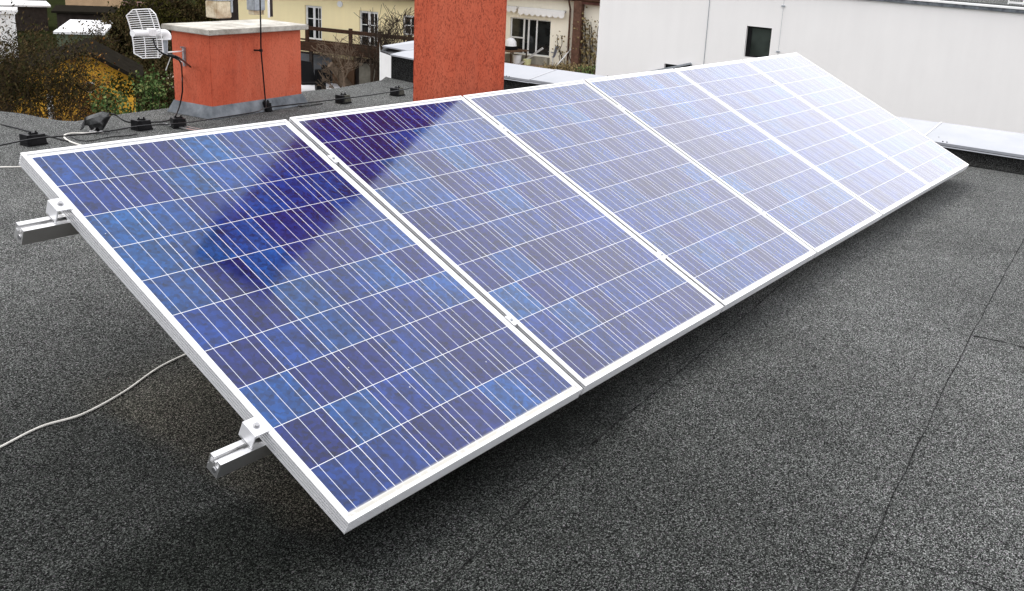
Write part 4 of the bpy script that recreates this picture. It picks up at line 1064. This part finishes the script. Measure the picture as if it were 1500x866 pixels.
tree('autumn_tree', 'small autumn tree with orange brown leaves in front of the ochre wall', 'tree', 108, 26, 80, 1.0, 'leaf_orange', seed=21, nstem=3, nleaf=2600, lsize=.055, group=G, twig=.010, low=.66, rad=.75)
tree('autumn_tree', 'thin rusty leaved tree left of the felt hood before the ochre house', 'tree', 146, 28, 58, 1.0, 'leaf_orange', seed=25, nstem=3, nleaf=2600, lsize=.06, group=G, twig=.010, low=.62, rad=.9)
G2 = 'dark trees behind the grid antenna'
tree('leafy_tree', 'dark olive tree directly behind the grid antenna', 'tree', 212, 62, -12, 1.0, 'leaf_olive', seed=31, nstem=4, nleaf=9000, lsize=.16, group=G2, twig=.02, low=.15)
tree('leafy_tree', 'dark olive tree between the antenna and the flue stub', 'tree', 268, 66, -14, 1.0, 'leaf_dark', seed=33, nstem=4, nleaf=15000, lsize=.26, group=G2, twig=.02, low=.1)
tree('leafy_tree', 'dark green tree between the ochre gable and the antenna', 'tree', 168, 50, 18, 1.0, 'leaf_dark', seed=35, nstem=4, nleaf=16000, lsize=.20, group=G2, twig=.015, low=.1)
tree('leafy_tree', 'yellow green tree behind the flue stub of the low chimney', 'tree', 312, 75, -20, 1.1, 'leaf_olive', seed=37, nstem=4, nleaf=5000, lsize=.18, group=G2, twig=.02, low=.1)
G3 = 'shrubs along the roof edge'
shrub('green_shrub', 'olive and yellow shrub behind the felt hood', 176, 21, 100, .62, 'leaf_olive', seed=41, group=G3, nleaf=15000)
shrub('green_shrub', 'bright green shrub touching the left side of the low chimney', 234, 21, 108, .62, 'leaf_green', seed=42, group=G3, nleaf=17000)
shrub('green_shrub', 'green shrub right behind the black holder block and felt hood', 150, 19, 112, .48, 'leaf_green', seed=43, group=G3, nleaf=12000)
shrub('green_shrub', 'mixed green shrub between the olive shrub and the low chimney', 206, 20, 112, .58, 'leaf_green', seed=44, group=G3, nleaf=15000)
shrub('dark_shrub', 'dark shrub beneath the grid antenna', 195, 42, 82, 2.0, 'leaf_dark', seed=45, nleaf=12000, lsize=.13)
shrub('dark_shrub', 'dark hedge bush left of the low chimney above the path', 246, 64, 62, 2.2, 'leaf_dark', seed=46, nleaf=12000, lsize=.18)
# bare trees in front of the yellow house
tree('leafless_tree', 'leafless thin tree in front of the balcony middle', 'tree', 547, 50, 6, .95, 'leaf_dark', 'bark', nstem=3, nleaf=0, levels=4, seed=51, twig=.022, group='leafless trees by the yellow house')
tree('leafless_tree', 'leafless pale branched tree in front of the brown door', 'tree', 500, 51, 52, .9, 'leaf_dark', 'bark_pale', nstem=2, nleaf=60, levels=4, seed=57, twig=.022, group='leafless trees by the yellow house')
tree('leafless_tree', 'leafless tree close to the left side of the tall chimney', 'tree', 588, 49, 2, .9, 'leaf_dark', 'bark', nstem=2, nleaf=0, levels=4, seed=53, twig=.022, group='leafless trees by the yellow house')
# vine on the cream house
def vine(name, lab, u0, u1, v0, v1, nst, nlf, seed):
    rnd = random.Random(seed); zg = zt_
    t = thing(name, lab, 'climbing plant', tp((u0+u1)/2, v1))
    st = MB(); tips = []
    for i in range(nst):
        u = rnd.uniform(u0, u1); pts = []
        ut, vt = u+rnd.uniform(-8, 8), rnd.uniform(v0, v0+(v1-v0)*.5)
        for k in range(8):
            f = k/7; s_, z_ = PF.pt(u+(ut-u)*f+rnd.uniform(-1.5, 1.5), v1+(vt-v1)*f, .35); pts.append(PF.w(s_, .30+rnd.uniform(-.1, .1), z_))
        st.tube(smoothpath(pts, 3), .022, 4, cap=False); tips += pts
    st.build('stems', M['bark'], t, world=True)
    lv = MB()
    for i in range(nlf):
        q = rnd.choice(tips)+Vector((rnd.gauss(0, .22), rnd.gauss(0, .22), rnd.gauss(0, .22))); n_ = Vector((-1, rnd.uniform(-1, 1), rnd.uniform(-.5, 1))).normalized(); x = n_.orthogonal().normalized(); y = n_.cross(x); s2 = .12*rnd.uniform(.6, 1.5)
        lv.add([q-x*s2*.5, q+y*s2*.4, q+x*s2*.5, q-y*s2*.4], [(0, 1, 2, 3)])
    lv.build('leaves', M['leaf_vine'], t, world=True)
vine('climbing_vine', 'half bare climbing vine on the cream wall beside the white building', 852, 876, 14, 106, 16, 620, 61)
vine('climbing_vine', 'small vine at the foot of the downpipe by the garden chairs', 820, 838, 50, 98, 5, 60, 62)
def lowplant(u, w, D, vtop, lab, seed, m_='leaf_vine'):
    rnd = random.Random(seed); P = dist(u, 100, D); P.z = zt_; t = thing('dry_shrub', lab, 'shrub', P, (0, 0, 0), 'dry low shrubs along the terrace')
    Ht = dist(u, vtop, D).z-zt_
    st = MB(); lv = MB()
    for i in range(60):
        a_ = rnd.uniform(0, 2*PI); rr = w*rnd.random(); p0 = Vector((math.cos(a_)*rr, math.sin(a_)*rr, 0)); p1 = p0+Vector((rnd.uniform(-.25, .25), rnd.uniform(-.25, .25), Ht*rnd.uniform(.5, 1)))
        st.tube([p0, (p0+p1)/2, p1], .012, 3, cap=False)
        for k in range(9):
            q = p0.lerp(p1, rnd.uniform(.3, 1))+Vector((rnd.gauss(0, .08), rnd.gauss(0, .08), rnd.gauss(0, .05))); x = Vector((rnd.uniform(-1, 1), rnd.uniform(-1, 1), rnd.uniform(-1, 1))).normalized(); y = x.orthogonal().normalized(); s2 = .10
            lv.add([q-x*s2*.5, q+y*s2*.4, q+x*s2*.5, q-y*s2*.4], [(0, 1, 2, 3)])
    st.build('stems', M['bark'], t); lv.build('foliage', M[m_], t)
lowplant(822, .9, 52, 92, 'dry brown shrub in front of the leaning pole', 71)
lowplant(838, .9, 51.5, 93, 'dry brown shrub at the foot of the brown pier', 72)
lowplant(853, .9, 51, 93, 'dry brown shrub right of the brown pier', 73)
lowplant(866, .8, 50.5, 95, 'greenish low shrub against the corner of the white building', 74, 'leaf_green')
lowplant(806, .8, 52.5, 97, 'dry low shrub in front of the grey garden chair', 75)

# ------------------------------------------------------------------ world, sun, camera
w = bpy.data.worlds.new('World'); scene.world = w; w.use_nodes = True
nt = w.node_tree; bg = nt.nodes['Background']
sky = nt.nodes.new('ShaderNodeTexSky'); sky.sky_type = 'NISHITA'; sky.sun_disc = False
SUN_EL, SUN_AZ = R_(58), R_(-12)
sky.sun_elevation = SUN_EL; sky.sun_rotation = SUN_AZ; sky.air_density = 1.0; sky.dust_density = 3.0; sky.ozone_density = 1.0
hsv = nt.nodes.new('ShaderNodeHueSaturation'); hsv.inputs['Saturation'].default_value = .22
nt.links.new(sky.outputs[0], hsv.inputs['Color'])
tc = nt.nodes.new('ShaderNodeTexCoord')
dot = nt.nodes.new('ShaderNodeVectorMath'); dot.operation = 'DOT_PRODUCT'; nt.links.new(tc.outputs['Generated'], dot.inputs[0])
dot.inputs[1].default_value = (math.cos(R_(5))*math.cos(R_(16)), math.sin(R_(5))*math.cos(R_(16)), math.sin(R_(16)))
glow = smooth(nt, dot.outputs['Value'], .74, 1.0)     # unseen bright patch added to the sky to whiten the far panels
cl = noise_(nt, tc.outputs['Generated'], 1.6, 4, .55)
over = math_(nt, 'ADD', math_(nt, 'MULTIPLY', cl, 4.0), 8.0)
over = math_(nt, 'ADD', over, math_(nt, 'MULTIPLY', glow, 11.0))
oc = mixc(nt, 1.0, (1.0, 1.0, 1.04), over, 'MULTIPLY')
c = mixc(nt, .75, hsv.outputs[0], oc)
nt.links.new(c, bg.inputs['Color']); bg.inputs['Strength'].default_value = .10
ld = bpy.data.lights.new('sun', 'SUN'); ld.energy = .9; ld.angle = R_(25); ld.color = (1, .97, .92)
lo = bpy.data.objects.new('sun', ld); col.objects.link(lo)
sd = Vector((math.sin(SUN_AZ)*math.cos(SUN_EL), math.cos(SUN_AZ)*math.cos(SUN_EL), math.sin(SUN_EL)))
lo.rotation_euler = sd.to_track_quat('Z', 'Y').to_euler()

cd = bpy.data.cameras.new('camera'); co = bpy.data.objects.new('camera', cd); col.objects.link(co); scene.camera = co
rot = Matrix((RW[0], -RW[1], -RW[2])).transposed()
co.matrix_world = Matrix.Translation(CAM) @ rot.to_4x4()
cd.sensor_fit = 'HORIZONTAL'; cd.sensor_width = 36; cd.lens = FPX/1500*36
cd.shift_x = (750-CX)/1500; cd.shift_y = (CY-433)/1500
cd.clip_start = .05; cd.clip_end = 2000
vs = scene.view_settings; vs.view_transform = 'Standard'; vs.look = 'None'; vs.exposure = 1.0; vs.gamma = 1; vs.use_curve_mapping = False
scene.render.resolution_x = 1024; scene.render.resolution_y = 591
